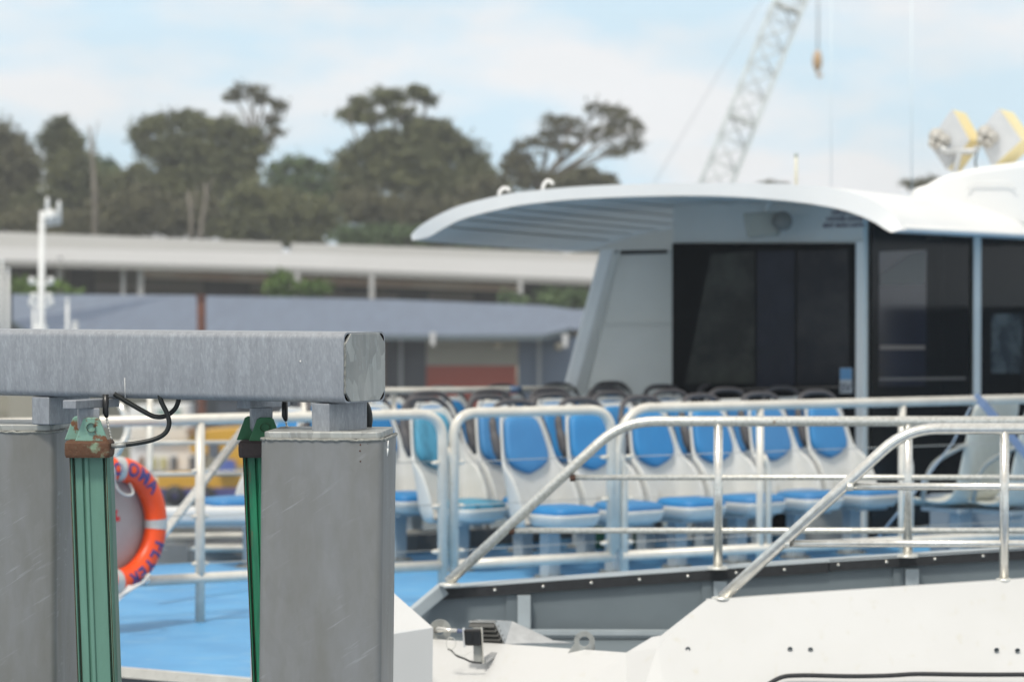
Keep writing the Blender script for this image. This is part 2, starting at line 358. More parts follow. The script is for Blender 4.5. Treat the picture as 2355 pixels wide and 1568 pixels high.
# ---- hinged fender posts hanging under the beam
def fender(x0, d, xb, ytopplate, label, paint, head, collar_m, sc=1.0, yb=1568):
    p = empty('fender_post', (at(x0, 940, d).x, d, 0)); tag(p, label, 'fender post')
    s = F/d
    R = Rb
    X = p.location.x
    zt = zbot - .0015; z1 = zt - 20/s
    MB().box((X + 2/s, d + .02, (zt+z1)/2), (.052, .225, zt-z1), R).build('hanger_plate', galv, p, bevel=.003)
    z2 = at(x0, 1006, d).z
    lug = MB(); w2 = 24/s
    lug.prism([Vector((X-w2, d-.01, z1)), Vector((X+w2, d-.01, z1)), Vector((X+w2*.98, d-.01, z2+.03)), Vector((X+w2*.5, d-.01, z2+.004)), Vector((X-w2*.5, d-.01, z2+.004)), Vector((X-w2*.98, d-.01, z2+.03))], (-.012, .05, 0))
    lug.build('hanger_lug', galv, p, bevel=.002)
    zc1 = at(x0, 1013, d).z; zc2 = at(x0, 1047, d).z
    for k, (dy, xo) in enumerate(((-.04, 8), (.055, -26))):
        q = [(-38, zc1), (38, zc1), (19, at(x0, 962, d).z), (12, at(x0, 958, d).z), (-12, at(x0, 958, d).z), (-19, at(x0, 962, d).z)]
        g = MB().prism([Vector((X + (a+xo)/s, d+dy, z)) for a, z in q], (0, .013, 0)).build('clevis_plate', head, p, bevel=.003)
        if k == 0:
            MB().lathe([(0,-.006),(.0135,-.006),(.0145,-.002),(.0145,.004)], Vector((X + xo/s, d+dy-.004, at(x0, 981, d).z)), (0,-1,0), 18).build('pivot_pin', rust_m, p)
    # collar
    rr = rrect(104/s, .125, .012, 4)
    m = MB(); rows = []
    for z, g in ((zc1+.002, .93), (zc1-.006, 1.0), ((zc1+zc2)/2, 1.01), (zc2+.004, 1.0), (zc2-.004, .96)):
        rows.append([Vector((X - 1/s + (x-52/s)*g, d + .012 + (y-.0625)*g, z)) for x, y in rr])
    m.grid(rows, False, close=True); m.add(rows[0], [tuple(range(len(rr)))]); m.add(rows[-1], [tuple(range(len(rr)))])
    m.build('collar', collar_m, p, bevel=.002)
    # column : an extruded aluminium-like section with grooves
    prof = [(-46,0),(-43,-.012),(-40,-.012),(-40,.006),(-34,.006),(-34,-.006),(-18,-.006),(-16,.004),(-13,.004),(-11,-.012),(-3,-.012),(-1,-.004),(30,-.004),(31,.012),(35,.012),(36,-.010),(41,-.010),(46,.004),(46,.09),(-46,.09)]
    zb_ = at(xb, yb, d).z
    dxn = (at(xb, yb, d).x - at(x0, 1047, d).x)/(zc2 - zb_)
    m = MB(); rows = []
    for z in (zc2, zb_, zb_ - 1.2):
        rows.append([Vector((X + a/s + dxn*(zc2-z), d + y_, z)) for a, y_ in prof])
    m.grid(rows, False, close=True); m.add(rows[-1], [tuple(range(len(prof)))])
    cm = m.build('column', paint, p, bevel=.0015, seg=1)
    m = MB()
    for a in (-44.5, -37.5, 33, 38.5):
        m.tube([Vector((X + a/s + dxn*(zc2-z), d - (.0118 if a in (-44.5,) else -.0045 if a in (-37.5,) else -.0105 if a == 33 else .0098), z)) for z in (zc2-.001, zb_-.4)], .0016, 6)
    m.build('edge_rust', mat('edge_rust_brown', (.10,.075,.035), .8, var=.5, vscale=30), p)
    return p
fender(206, 9.38, 225, 917, 'pale green fender post with rust flaking off its collar, overlapping the orange life ring', green_m, green_rusty, mat('rust_over_green', (.11,.05,.025), .8, 0, col2=(.22,.30,.20), vscale=9, lo=.36, hi=.42, bump=.8, bscale=26), 1)
fender(604, 9.42, 626, 925, 'deep green fender post with a brown collar, half hidden by the pile', green_deep, mat('green_brown_clevis', (.035,.17,.07), .6, 0, col2=(.08,.06,.03), vscale=22, lo=.34, hi=.42, bump=.4), mat('brown_collar', (.055,.036,.034), .6, 0, var=.3, vscale=30, col3=(.12,.06,.04), s3=20), 1)

def hose(pts, d, r, name, label, cat, fit=None, m_=hose_m, dd=None):
    P = [at(x, y, (dd[i] if dd else d)) for i, (x, y) in enumerate(pts)]
    # catmull-rom
    res = []
    for i in range(len(P)-1):
        p0 = P[max(i-1,0)]; p1 = P[i]; p2 = P[i+1]; p3 = P[min(i+2, len(P)-1)]
        for k in range(8):
            t = k/8
            res.append(.5*((2*p1) + (p2-p0)*t + (2*p0-5*p1+4*p2-p3)*t*t + (3*p1-p0-3*p2+p3)*t**3))
    res.append(P[-1]); o = MB().tube(res, r, 12).build(name, m_)
    tag(o, label, cat); return o
h1 = hose([(262,905),(290,922),(330,945),(355,957),(380,956),(402,940),(411,918),(411,905)], 9.42, .0078, 'hydraulic_hose', 'black hose looping shallowly below the galvanised beam', 'hose')
h2 = hose([(366,905),(372,925),(384,950),(389,975),(378,997),(350,1011),(310,1019),(284,1022)], 9.36, .0078, 'hydraulic_hose', 'black hose curling down from the beam into the pale green fender collar', 'hose')
MB().tube([at(290,1021.5,9.36), at(276,1023,9.36), at(256,1025,9.36)], [.0086,.0086,.007], 10).build('hose_fitting', galv_end, h2)
for x, y, t in ((243, 930, 'short black sleeve and thin chain hanging beside the pale green fender clevis'), (655, 938, 'short black sleeve and thin rod hanging between the deep green fender and the spacer block')):
    q = empty('hanging_cable', at(x, y, 9.4)); tag(q, t, 'cable')
    MB().tube([at(x, y-24, 9.4), at(x, y+18, 9.4), at(x+2, y+26, 9.4), at(x+3, y+30, 9.4)], [.010,.010,.007,.004], 10).build('sleeve', black_pl, q)
    m = MB()
    for k in range(7): m.lathe([(.001,-.006),(.005,0),(.001,.006)], at(x+3+k*1.5, y+34+k*7, 9.4), (0,0,1), 8)
    m.build('chain', steel_dull, q)
hose([(838,925),(846,938),(850,960),(848,980),(841,998)], 9.32, .010, 'hydraulic_hose', 'black hose bulging out behind the right spacer block', 'hose')

# ================================================================ the workboat in front (white hull, polished rails)
boat = empty('white_boat', at(1500, 1500, 13)); tag(boat, 'white boat bow in front with polished steel rails and a black rubber strip', 'boat')
X2 = 2750
# near bulwark and foredeck, one skin
D1 = 12.8
m = MB()
near_top = [at(1625, 1378, 12.775), at(1655,1376,12.78), at(2355, 1330, 12.865), at(X2, 1304, 12.92)]
kn = [at(1512, 1488, 12.60), at(1660,1490,12.60), at(2355, 1499, 12.60), at(X2, 1504, 12.60)]
low = [at(1560, 1760, 12.2), at(1700,1760,12.2), at(2355, 1760, 12.2), at(X2, 1760, 12.2)]
def sub(rowa, rowb, n):
    return [[a.lerp(b, k/n) for a, b in zip(rowa, rowb)] for k in range(n+1)]
m.grid([near_top, kn], False); m.grid([kn, low], False)
# bulwark top thickness and inner face
inn = [p + Vector((0, .05, 0)) for p in near_top]; m.grid([near_top, inn], False)
m.grid([inn, [Vector((p.x, p.y+.02, at(1600,1500,13).z)) for p in inn]], False)
# forward sloping flank of the bulwark down onto the foredeck
flank = [at(1625,1378,D1), at(1520,1460,D1+.02), at(1500,1463,12.95), at(1440,1499,13.05), at(1000,1468,13.35), at(985,1467,13.4)]
m.add([at(1625,1378,12.775), at(1520,1460,12.70), at(1512,1488,12.60)], [(0,1,2)])
m.add([at(1520,1460,12.70), at(1500,1463,12.74), at(1440,1499,12.70), at(1300,1600,12.50), at(1440,1700,12.3), at(1560,1760,12.2), at(1512,1488,12.60)], [(0,1,2,6),(2,3,4,6),(6,4,5)])
m.add([at(1440,1499,12.70), at(1000,1468,13.08), at(940,1466,13.08), at(940,1700,12.3), at(1200,1740,12.25), at(1440,1700,12.3), at(1300,1600,12.50)], [(0,1,2,3,4,6),(6,4,5)])
hull = m.build('hull', white_hull, boat, fix=True, bevel=.006, seg=3)
# scupper holes
for x, y in ((1585,1497),(1820,1497),(1867,1498),(2295,1499),(2343,1500)):
    q = MB(); q.lathe([(0,-.010),(.0055,-.006),(.007,.003),(.0095,.005),(.011,.001)], at(x-3, y-6, 12.595), (-.05,-1,-.15), 16)
    q.build('scupper', mat('scupper_grey', (.16,.18,.19), .5), boat)
# black rub hose along the hull
P = [at(1740,1600,12.42), at(1768,1570,12.45), at(1800,1553,12.46), at(1850,1551,12.46), at(1960,1554,12.46), at(2050,1552,12.46), at(2100,1548,12.46), at(2250,1550,12.46), at(X2,1548,12.46)]
MB().tube(arc_pts(P, .1, 4), .0095, 12).build('rub_cord', rubber, boat)
# bow cowl at the far left of the hull
m = MB()
lowr = [at(577,1760,12.2), at(992,1760,12.2)]; kn2 = [at(577,1478,12.2), at(996,1442,12.2)]
nP = 6
m.grid([[at(680+(992-680)*k/nP, 1760, 12.2) for k in range(nP+1)], [at(680+(996-680)*k/nP, 1492-50*k/nP, 12.2) for k in range(nP+1)]], False)
ap = [at(680,1488,12.22), at(700,1462,12.5), at(800,1295,13.0), at(860,1300,13.0), at(905,1362,12.75), at(996,1442,12.24)]
m.add([at(680,1492,12.2), at(996,1442,12.2)] + ap[1:5], [(0,1,5,4,3,2)])
m.add([at(992,1760,12.2), at(996,1442,12.2), at(905,1362,12.75), at(860,1300,13.0), at(860,1500,13.2)+Vector((.12,.3,0)), at(992,1760,13.2)], [(0,1,2,3,4,5)])
m.add([at(680,1760,12.2), at(680,1492,12.2), at(700,1462,12.5), at(800,1295,13.0)], [(0,1,2,3)])
m.build('bow_cowl', white_hull, boat, bevel=.02, seg=4)

MB().prism([at(576,1780,13.0), at(576,1492,13.0), at(581,1478,13.0), at(592,1471,13.0), at(690,1471,13.0), at(690,1780,13.0)], (0,.3,0)).build('stem_plate', white_hull, boat, bevel=.01)
# far bulwark: grey inner wall with ribs, rubber strip on its top
D2 = 14.5
ytop = lambda x: 1352 + (x-1010)*(1262-1352)/(2355-1010) - 6*math.sin((x-1010)/1345*math.pi)*0.5
xs = [1008, 1230, 1450, 1650, 1900, 2150, 2355, 2560, X2]
m = MB(); m.prism([at(x, ytop(x)+4, D2) for x in xs] + [at(X2, 1468, D2), at(1000, 1468, D2), at(968, 1424, D2), at(960,1408,D2)], (0, .03, 0))
m.build('bulwark_wall', grey_wall, boat)
for xa, xb, yo in ((1014, 1905, 0), (1908, X2, -3)):
    seq = [xa] + [x for x in xs if xa < x < xb] + [xb]
    f = [at(x, ytop(x)+1+yo, D2-.030) for x in seq]; g = [at(x, ytop(x)+26+yo, D2-.030) for x in seq]
    m = MB(); m.grid([[p+Vector((0,.028,0)) for p in f], f, g, [p+Vector((0,.028,0)) for p in g]], False)
    m.add([f[0], g[0], g[0]+Vector((0,.028,0)), f[0]+Vector((0,.028,0))], [(0,1,2,3)]); m.add([f[-1], g[-1], g[-1]+Vector((0,.028,0)), f[-1]+Vector((0,.028,0))], [(0,1,2,3)])
    rs = m.build('rubber_strip', rubber, boat)
    x = 1027 if yo == 0 else 1928
    while x < xb - 12:
        MB().lathe([(.0085,-.001),(.0080,.003),(.004,.0055),(0,.006)], at(x, ytop(x)+13+yo, D2-.032), (0,-1,0), 12).build('screw', steel_m, rs)
        x += 111
m = MB()
m.grid([[at(x, ytop(x)-1, D2-.03) for x in xs], [at(x, ytop(x)-1, D2-.03)+Vector((0,.15,.002)) for x in xs]], False)
m.grid([[at(x, ytop(x)-1, D2-.03) for x in xs], [at(x, ytop(x)+2, D2-.031) for x in xs]], False)
m.grid([[at(x, ytop(x)-1, D2-.03)+Vector((0,.15,.002)) for x in xs], [at(x, ytop(x)-1, D2-.03)+Vector((0,.15,-.9)) for x in xs]], False)
m.build('bulwark_cap', grey_light, boat)
for x in (1190, 1640, 2080, 2520):
    y0 = ytop(x)+27; m = MB()
    m.prism([at(x, y0, D2-.001), at(x+30, y0, D2-.001), at(x+30, 1470, D2-.001), at(x, 1470, D2-.001)], (0, -.055, 0)); m.build('wall_rib', grey_light, boat)
    MB().prism([at(x-26, y0, D2-.001), at(x-1, y0, D2-.001), at(x-1, 1470, D2-.001), at(x-26, 1470, D2-.001)], (0, -.012, 0)).build('wall_rib', grey_wall, boat)
a = at(1020, 1352, D2-.04); b = at(948, 1412, D2-.1)
MB().bar(a, b, .055, .062).build('end_bar', grey_light, boat, bevel=.006)
m = MB(); zf = at(1700, 1466, D2).z
m.box((at(1700,1466,D2).x + 1.15, 13.72, zf), (5.3, 1.5, .01)); m.build('well_deck', grey_wall, boat)
MB().bar(at(1190, 1452, 14.40), at(1560, 1453, 14.40), .06, .022).build('ledge', grey_light, boat)

def post_flange(P, r=.042, parent=boat, mm=steel_dull):
    MB().lathe([(0,.008),(r*.6,.008),(r*.95,.005),(r,0),(r,-.006)], P, (0,0,1), 20).build('base_flange', mm, parent)
# rail A over the far bulwark
DA = 14.42
ra = MB().tube(arc_pts([at(1030,1338,DA), at(1432,968,DA), at(2800,968,DA)], .16, 8), .0255, 16).build('guard_rail', steel_dull, boat)
MB().tube([at(1318,1097,DA), at(2800,1097,DA)], .0135, 12).build('mid_rail', steel_dull, ra)
MB().tube([at(1178,1219,DA), at(2800,1219,DA)], .0145, 12).build('mid_rail', steel_dull, ra)
for x in (1651, 2087, 2523): MB().tube([at(x+1, 970, DA), at(x, ytop(x)-1, DA)], .0225, 14).build('rail_post', steel_m, ra)
for x in (1034, 1651, 2087): post_flange(at(x, ytop(x)-1.5 if x > 1100 else 1342, DA), .052, ra)
# rail B on the near bulwark
DB = 12.82
rb = MB().tube(arc_pts([at(1660,1374,DB-.01), at(2085,985,12.86), at(2800,985,12.95)], .14, 8), .0255, 16).build('guard_rail', steel_m, boat)
MB().tube([at(1958,1118,12.85), at(2800,1118,12.95)], .0165, 12).build('mid_rail', steel_m, rb)
MB().tube([at(1810,1249,12.83), at(2800,1249,12.95)], .0165, 12).build('mid_rail', steel_m, rb)
MB().tube([at(2310,987,12.885), at(2309,1335,12.885)], .0205, 14).build('rail_post', steel_m, rb)
post_flange(at(1660, 1374, 12.81), .045, rb); post_flange(at(2309, 1332, 12.885), .036, rb)
for P in ((1320,1098,DA),(1180,1220,DA),(1958,1119,DB),(1812,1250,DB)):
    MB().lathe([(.0145,-.02),(.019,-.012),(.016,.006)], at(*P), (1,0,0), 12).build('weld_collar', rust_m if P[2]==DA else steel_dull, ra if P[2]==DA else rb)

# vent hood with louvres
vent = empty('vent_hood', at(1150,1480,13.2)); tag(vent, 'grey wedge-shaped vent hood with dark louvres on the white foredeck', 'vent')
dv = 13.10
m = MB()
A_ = at(1078,1428,dv-.1); B_ = at(1137,1429,dv-.14); C_ = at(1161,1481,dv-.14); D_ = at(1109,1478,dv-.1)
E_ = at(1177,1428,dv+.05); G_ = at(1272,1472,dv+.02); H_ = at(1212,1479,dv-.1); I_ = at(1100,1425,dv+.1)
m.add([B_, E_, G_, H_, C_], [(0,1,2,3,4)]); m.add([A_, B_, E_, I_], [(0,1,2,3)]); m.add([G_, at(1318,1478,dv+.02), H_], [(0,1,2)])
m.build('hood', alu, vent, solid=.006)
m = MB(); m.add([p + Vector((.01,.05,0)) for p in (A_, B_, C_, D_)], [(0,1,2,3)]); m.build('louvre_back', black_pl, vent)
for k in range(5):
    t = (k+.5)/5; p = A_.lerp(D_, t); q = B_.lerp(C_, t)
    MB().bar(p, q, .045, .005, up=Vector((0,-.55,.8))).build('louvre', mat('louvre_grey%d' % k, (.10,.10,.095), .5, .2), vent)
# lamp on a bracket
lamp = empty('hull_lamp', at(1090,1490,12.95)); tag(lamp, 'small square black lamp on a grey flat bracket, left of the vent hood', 'lamp')
dl = 12.74
MB().prism([at(1066,1446,dl), at(1104,1446,dl), at(1107,1484,dl), at(1069,1484,dl)], (.004,.05,0)).build('lamp_housing', black_pl, lamp, bevel=.008)
MB().prism([at(1063,1444,dl+.01), at(1069,1444,dl+.01), at(1071,1487,dl+.01), at(1066,1487,dl+.01)], (0,.035,0)).build('lamp_lens', mat('clear_plastic', (.6,.62,.64), .2), lamp, bevel=.002)
MB().tube([at(1086,1450,dl-.003), at(1087,1479,dl-.003)], .0015, 6).build('housing_groove', mat('groove', (.002,.002,.002), .5), lamp)
m = MB(); m.prism([at(1087,1442,dl+.03), at(1109,1442,dl+.03), at(1112,1524,dl+.03), at(1089,1522,dl+.03)], (.003,.006,0)); m.build('bracket', galv_end, lamp, bevel=.002)
MB().bar(at(1108,1442,dl+.02), at(1112,1523,dl+.02), .004, .03, up=Vector((0,-1,0))).build('bracket_flange', white_pipe, lamp)
MB().bar(at(1112,1520,dl+.03), at(1160,1484,dl+.28), .03, .012).build('bracket_arm', alu, lamp)
# lifting lugs
lug = MB(); n = 20; dq = 13.09; cc = at(1012,1449,dq)
def ring_plate(cx, cy, d, R, r, th, tail=None):
    mm_ = MB(); n = 28; c_ = at(cx, cy, d); o_ = []; i_ = []
    for k in range(n):
        a = 2*math.pi*k/n; o_.append(c_ + Vector((math.cos(a)*R, 0, math.sin(a)*R))); i_.append(c_ + Vector((math.cos(a)*r, 0, math.sin(a)*r)))
    rows = [o_, i_, [p+Vector((0,th,0)) for p in i_], [p+Vector((0,th,0)) for p in o_], o_]
    mm_.grid(rows, False, close=True)
    if tail: mm_.prism([at(x, y, d+.0005) for x, y in tail], (0, th-.001, 0))
    return mm_
l1 = empty('lifting_lug', at(1012,1470,dq)); tag(l1, 'round steel lug with a shackle pin reaching towards the hull lamp', 'lug')
ring_plate(1012,1449,dq,.050,.020,.016,[(1002,1458),(1040,1466),(1042,1474),(986,1474)]).build('lug_plate', galv_end, l1, bevel=.002)
MB().tube([at(1000,1448,dq+.01), at(1012,1446,dq-.03), at(1028,1447,dq-.05), at(1056,1449,dq-.06)], [.014,.014,.009,.008], 12).build('shackle_pin', steel_m, l1)
MB().tube([at(1052,1449,dq-.06), at(1068,1451,dq-.06)], [.010,.006], 10).build('pin_nut', mat('blue_tape', (.10,.13,.24), .4), l1)
l2 = empty('lifting_lug', at(1345,1490,13.0)); tag(l2, 'steel lug plate with an open eye standing near the middle of the foredeck edge', 'lug')
ring_plate(1344,1474,12.78,.045,.022,.012,[(1322,1478),(1338,1490),(1316,1509),(1302,1511),(1306,1500)]).build('lug_plate', galv_end, l2, bevel=.002)
MB().prism([at(1330,1492,13.02), at(1368,1480,13.02), at(1368,1500,13.02), at(1322,1503,13.02)], (0,.011,0)).build('lug_foot', galv_end, l2)
# wire with cable ties
wr = empty('lamp_wire', at(1060,1500,12.9)); tag(wr, 'black wire with pale cable ties dangling from the hull lamp', 'wire')
def cr(pts, d):
    P = [at(x, y, d) for x, y in pts]; res = []
    for i in range(len(P)-1):
        p0 = P[max(i-1,0)]; p1 = P[i]; p2 = P[i+1]; p3 = P[min(i+2, len(P)-1)]
        for k in range(6):
            t = k/6; res.append(.5*((2*p1) + (p2-p0)*t + (2*p0-5*p1+4*p2-p3)*t*t + (3*p1-p0-3*p2+p3)*t**3))
    return res + [P[-1]]
MB().tube(cr([(1030,1491),(1036,1494),(1052,1507),(1068,1513),(1080,1519),(1094,1522),(1108,1523)], 12.72), .0042, 8).build('wire', black_pl, wr)
m = MB(); ringp = [at(1037+ 11*math.cos(k/14*6.28), 1478+14*math.sin(k/14*6.28), 12.72) for k in range(14)]
m.tube(ringp, .0016, 6, closed=True); m.tube(cr([(1032,1492),(1045,1502),(1068,1505),(1084,1496)], 12.71), .0016, 6)
m.build('cable_tie', mat('tie_plastic', (.6,.6,.56), .5), wr)

# ================================================================ life ring on the ferry rail
RC = at(266, 1207, 16.62); RR = .317; Rr = .068
ring = empty('life_ring', RC); tag(ring, 'orange life ring with silver bands and blue letters behind the pale green fender post', 'life ring')
yaw = rad(52)
er = Vector((math.cos(yaw), math.sin(yaw), 0)); en = Vector((math.sin(yaw), -math.cos(yaw), 0)); ez = Vector((0,0,1))
def tor(th, ps, r=Rr, R=RR):     # th along the ring, ps=0 faces front, + towards the outside
    e_ = er*math.cos(th) + ez*math.sin(th)
    return RC + e_*(R + r*math.sin(ps)) + en*(r*math.cos(ps))*.86
m = MB(); m.grid([[tor(2*math.pi*i/72, 2*math.pi*k/28) for k in range(28)] for i in range(73)], True, close=True)
m.build('ring', orange_m, ring)
for c0 in (0, 90, 180, 270):
    MB().grid([[tor(rad(c0 - 2 + t), 2*math.pi*k/28, Rr+.0025) for k in range(28)] for t in (-5.2,-2.6,0,2.6,5.2)], True, close=True).build('reflective_band', band_m, ring)
def bent_text(s, th0, dirn, size, adv=None):
    """letters laid clockwise on the front of the ring, tops outwards"""
    cu = bpy.data.curves.new('t', 'FONT'); cu.body = s; cu.size = size; cu.space_character = 1.18; cu.offset = .004; cu.resolution_u = 3
    tmp = bpy.data.objects.new('t', cu); S.collection.objects.link(tmp)
    dg = bpy.context.evaluated_depsgraph_get(); me = bpy.data.meshes.new_from_object(tmp.evaluated_get(dg))
    b = bmesh.new(); b.from_mesh(me)
    bmesh.ops.triangulate(b, faces=b.faces); bmesh.ops.subdivide_edges(b, edges=b.edges, cuts=2, use_grid_fill=True)
    h = size*.72; m = MB()
    vs = [tor(th0 - v.co.x/RR, (v.co.y - h/2)/Rr*1.05 + .12, Rr+.0022) for v in b.verts]
    m.add(vs, [[v.index for v in f.verts] for f in b.faces])
    b.free(); bpy.data.objects.remove(tmp)
    return m
bent_text('OMA', rad(82), -1, .106).build('lettering', navy_m, ring, fix=False)
bent_text('TANGALO', rad(82)+.092*7*.82/RR, -1, .092).build('lettering', navy_m, ring, fix=False)
bent_text('FLYER', rad(-20), -1, .106).build('lettering', navy_m, ring, fix=False)
m = MB(); m.lathe([(0,.0),(.27,.0),(.300,-.02),(.31,-.06),(.31,-.10)], RC + en*(-.045), en, 36)
m.build('backing_bag', mat('pale_backing', (.50,.45,.43), .6, 0, col2=(.44,.38,.36), vscale=5), ring)
m = MB(); m.prism([RC+en*(-.02)+er*a+ez*b for a, b in ((-.05,.07),(.035,.085),(.02,.05),(.05,.045),(.05,.02),(-.05,.02))], en*.004); m.build('red_emblem', mat('red_print', (.65,.03,.03), .5), ring)
m = MB()
g = [tor(rad(a), -1.2, Rr+.02) for a in (118,112,106,101)]
m.tube(arc_pts([tor(rad(104), .9, Rr+.006), tor(rad(103), 0, Rr+.01), tor(rad(100), -1.0, Rr+.008), RC+er*(-.03)+ez*.20+en*.05, RC+er*.03+ez*.165+en*.05, RC+er*.10+ez*.17+en*.05, tor(rad(70),-1.2,Rr+.004)], .05, 4), .0075, 8)
m.build('grab_rope', rope_m, ring); m = MB()
m.tube([at(345,1318,16.5), at(330,1338,16.5), at(300,1356,16.45), at(268,1374,16.4)], .009, 8)
m.build('grab_rope', rope_m, ring)
m = MB(); m.add([at(268,1345,16.62), at(305,1345,16.62), at(322,1338,16.62), at(300,1360,16.6), at(266,1386,16.55)], [(0,1,2,3,4)]); m.build('rope_bag', mat('thin_bag', (.6,.6,.6), .6), ring, solid=.004)
MB().tube([at(325,1332,16.7), at(338,1322,16.62), at(342,1334,16.6), at(333,1342,16.62)], .011, 8).build('hook', steel_m, ring)

# ================================================================ the ferry's upper deck
DZ = CAMZ - 1.93
ferry = empty('ferry', (1.0, 20.0, DZ)); tag(ferry, 'white passenger ferry with a blue upper deck, curved canopy and dark cabin windows', 'ferry')
dpoly = [(-5.5,17.6),(-2.01,15.09),(-1.25,14.62),(-.3,15.9),(1.6,17.2),(9,20.5),(12,30),(3,32),(1.2,23.9),(-.7,21.75),(-2.3,20.95),(-6.5,20.0)]
m = MB(); m.prism([(x, y, DZ) for x, y in dpoly], (0,0,-.03)); m.build('deck', deck_blue, ferry)
edge = [Vector((x, y, DZ)) for x, y in dpoly[:6]]
m = MB()
for a, b in zip(edge[:-1], edge[1:]): m.bar(a+Vector((0,0,-.018)), b+Vector((0,0,-.018)), .035, .05)
m.build('deck_edge', white_pipe, ferry)
m = MB()
for a, b in zip(edge[:-1], edge[1:]): m.add([a+Vector((0,.03,-.03)), b+Vector((0,.03,-.03)), b+Vector((0,.03,-2.2)), a+Vector((0,.03,-2.2))], [(0,1,2,3)])
m.build('hull_side', mat('dark_hull_side', (.10,.105,.11), .6), ferry)
bk = [Vector((x, y, DZ)) for x, y in dpoly[8:]]
m = MB()
for a, b in zip(bk[:-1], bk[1:]): m.bar(a+Vector((0,0,.065)), b+Vector((0,0,.065)), .05, .13)
m.build('toe_board', mat('grey_toe_board', (.20,.20,.195), .6, var=.2, vscale=4), ferry)
m = MB()
for a, b in zip(bk[:-1], bk[1:]): m.add([a, b, b+Vector((0,0,-2.2)), a+Vector((0,0,-2.2))], [(0,1,2,3)])
m.build('hull_side', white_roof, ferry)

wire_m = mat('wire_rope', (.42,.42,.40), .5, .3)
def dl_near(x):  # depth of the near rail line at measured x
    k = (x-1177.5)/F; t = (k*17.2 + 1.815)/(.866 - .5*k); return 17.2 + .5*t
def nr(x, y, off=0): return at(x, y, dl_near(x)+off)
RAD = .0315
def P_at(x, h): # point of the near rail line at height h above the deck
    p = nr(x, 900); return Vector((p.x, p.y, DZ+h))
TOPH = 1.18
# left panel
r1 = MB().tube(arc_pts([P_at(-60,TOPH), P_at(1018,TOPH), P_at(1018,.02)], .17, 8), RAD, 14).build('deck_rail', white_pipe, ferry)
MB().tube([P_at(-60,.255), P_at(1012,.255)], RAD, 14).build('bottom_rail', white_pipe, r1)
MB().tube([P_at(460,TOPH-.02), P_at(459,-.0)], RAD*.92, 14).build('rail_post', white_pipe, r1)
# gate
g1 = MB().tube(arc_pts([P_at(1043,.255), P_at(1043,TOPH), P_at(1406,TOPH), P_at(1406,.255)], .16, 8), RAD, 14).build('deck_rail', white_pipe, ferry)
MB().tube([P_at(1050,.255), P_at(1412,.255)], RAD, 14).build('bottom_rail', white_pipe, g1)
MB().tube(arc_pts([P_at(1020,.98), P_at(1042,.88), P_at(1043,.0)], .1, 5), RAD*.8, 12).build('rail_post', white_pipe, r1)
# right panel
g2 = MB().tube(arc_pts([P_at(1413,.3), P_at(1420,1.02), P_at(1462,TOPH+.005), P_at(2600,TOPH+.005)], .13, 6), RAD, 14).build('deck_rail', white_pipe, ferry)
MB().tube([P_at(1430,.255), P_at(2600,.255)], RAD, 14).build('bottom_rail', white_pipe, g2)
MB().tube(arc_pts([P_at(1414,.93), P_at(1434,.84), P_at(1437,.0)], .1, 5), RAD*.85, 12).build('rail_post', white_pipe, g2)
for x in (1751, 2078, 2420):
    MB().tube([P_at(x-3,TOPH), P_at(x-3,0)], RAD*.8, 12).build('rail_post', white_pipe, g2)
    MB().tube(arc_pts([P_at(x+4,.86), P_at(x+16,.78), P_at(x+16,0)], .08, 5), RAD*.7, 12).build('rail_post', white_pipe, g2)
for h in (.88, .615, .34):
    for (xa, xb, pa) in ((-60, 455, r1), (465, 1012, r1), (1050, 1398, g1), (1440, 2600, g2)):
        MB().tube([P_at(xa, h+.0), P_at(xb, h+.01)], .0028, 6).build('guard_wire', wire_m, pa)
    for x, pa in ((452,r1),(468,r1),(1003,r1),(1058,g1),(1391,g1),(1447,g2)):
        MB().lathe([(.004,-.035),(.012,-.02),(.016,0),(.012,.02),(.004,.035)], P_at(x, h), (.866,.5,0), 10).build('wire_lug', white_pipe, pa)
MB().box(P_at(1432,.93)+Vector((0,.02,0)), (.035,.05,.16)).build('gate_latch', alu, g1, bevel=.01)

# far rail
def far(x, y, d): return at(x, y, d)
f1 = MB().tube([far(-60, 899, 20.9), far(880, 898, 21.7), far(1316, 893, 23.0)], .024, 12).build('deck_rail', white_pipe, ferry)
for a, b, r_ in (((-60,1020,20.6),(600,1016,21.1),.016), ((-60,1093,20.6),(600,1088,21.1),.016), ((-60,1240,20.6),(1316,1218,22.8),.022), ((-60,1262,20.6),(900,1258,21.3),.026)):
    MB().tube([far(*a), far(*b)], r_, 10).build('mid_rail', white_pipe, f1)
for x, d in ((345,20.9),(700,21.4),(905,21.8),(1120,22.4)):
    MB().tube([far(x, 897, d), far(x, 1290, d)], .022, 10).build('rail_post', white_pipe, f1)
MB().tube([far(1170, 895, 22.55), far(1196, 894.6, 22.63)], .027, 12).build('tape_wrap', mat('blue_grey_tape', (.10,.16,.27), .5), f1)
# diagonal brace and thick white tube behind the left panel
MB().tube([at(585,955,18.9), at(372,1232,18.2), at(330,1290,18.0)], .028, 12).build('diagonal_brace', steel_m, ferry)
MB().tube(arc_pts([at(275,925,18.6), at(300,985,18.6), at(250,1075,18.5)], .12, 6), .022, 10).build('curved_brace', steel_m, ferry)
MB().bar(at(-60,1188,19.4), at(640,1182,19.6), .12, .115).build('white_side_tube', white_hull, ferry, bevel=.04, seg=4)
MB().bar(at(-60,1211,19.42), at(640,1205,19.62), .10, .02).build('side_tube_lip', grey_light, ferry)

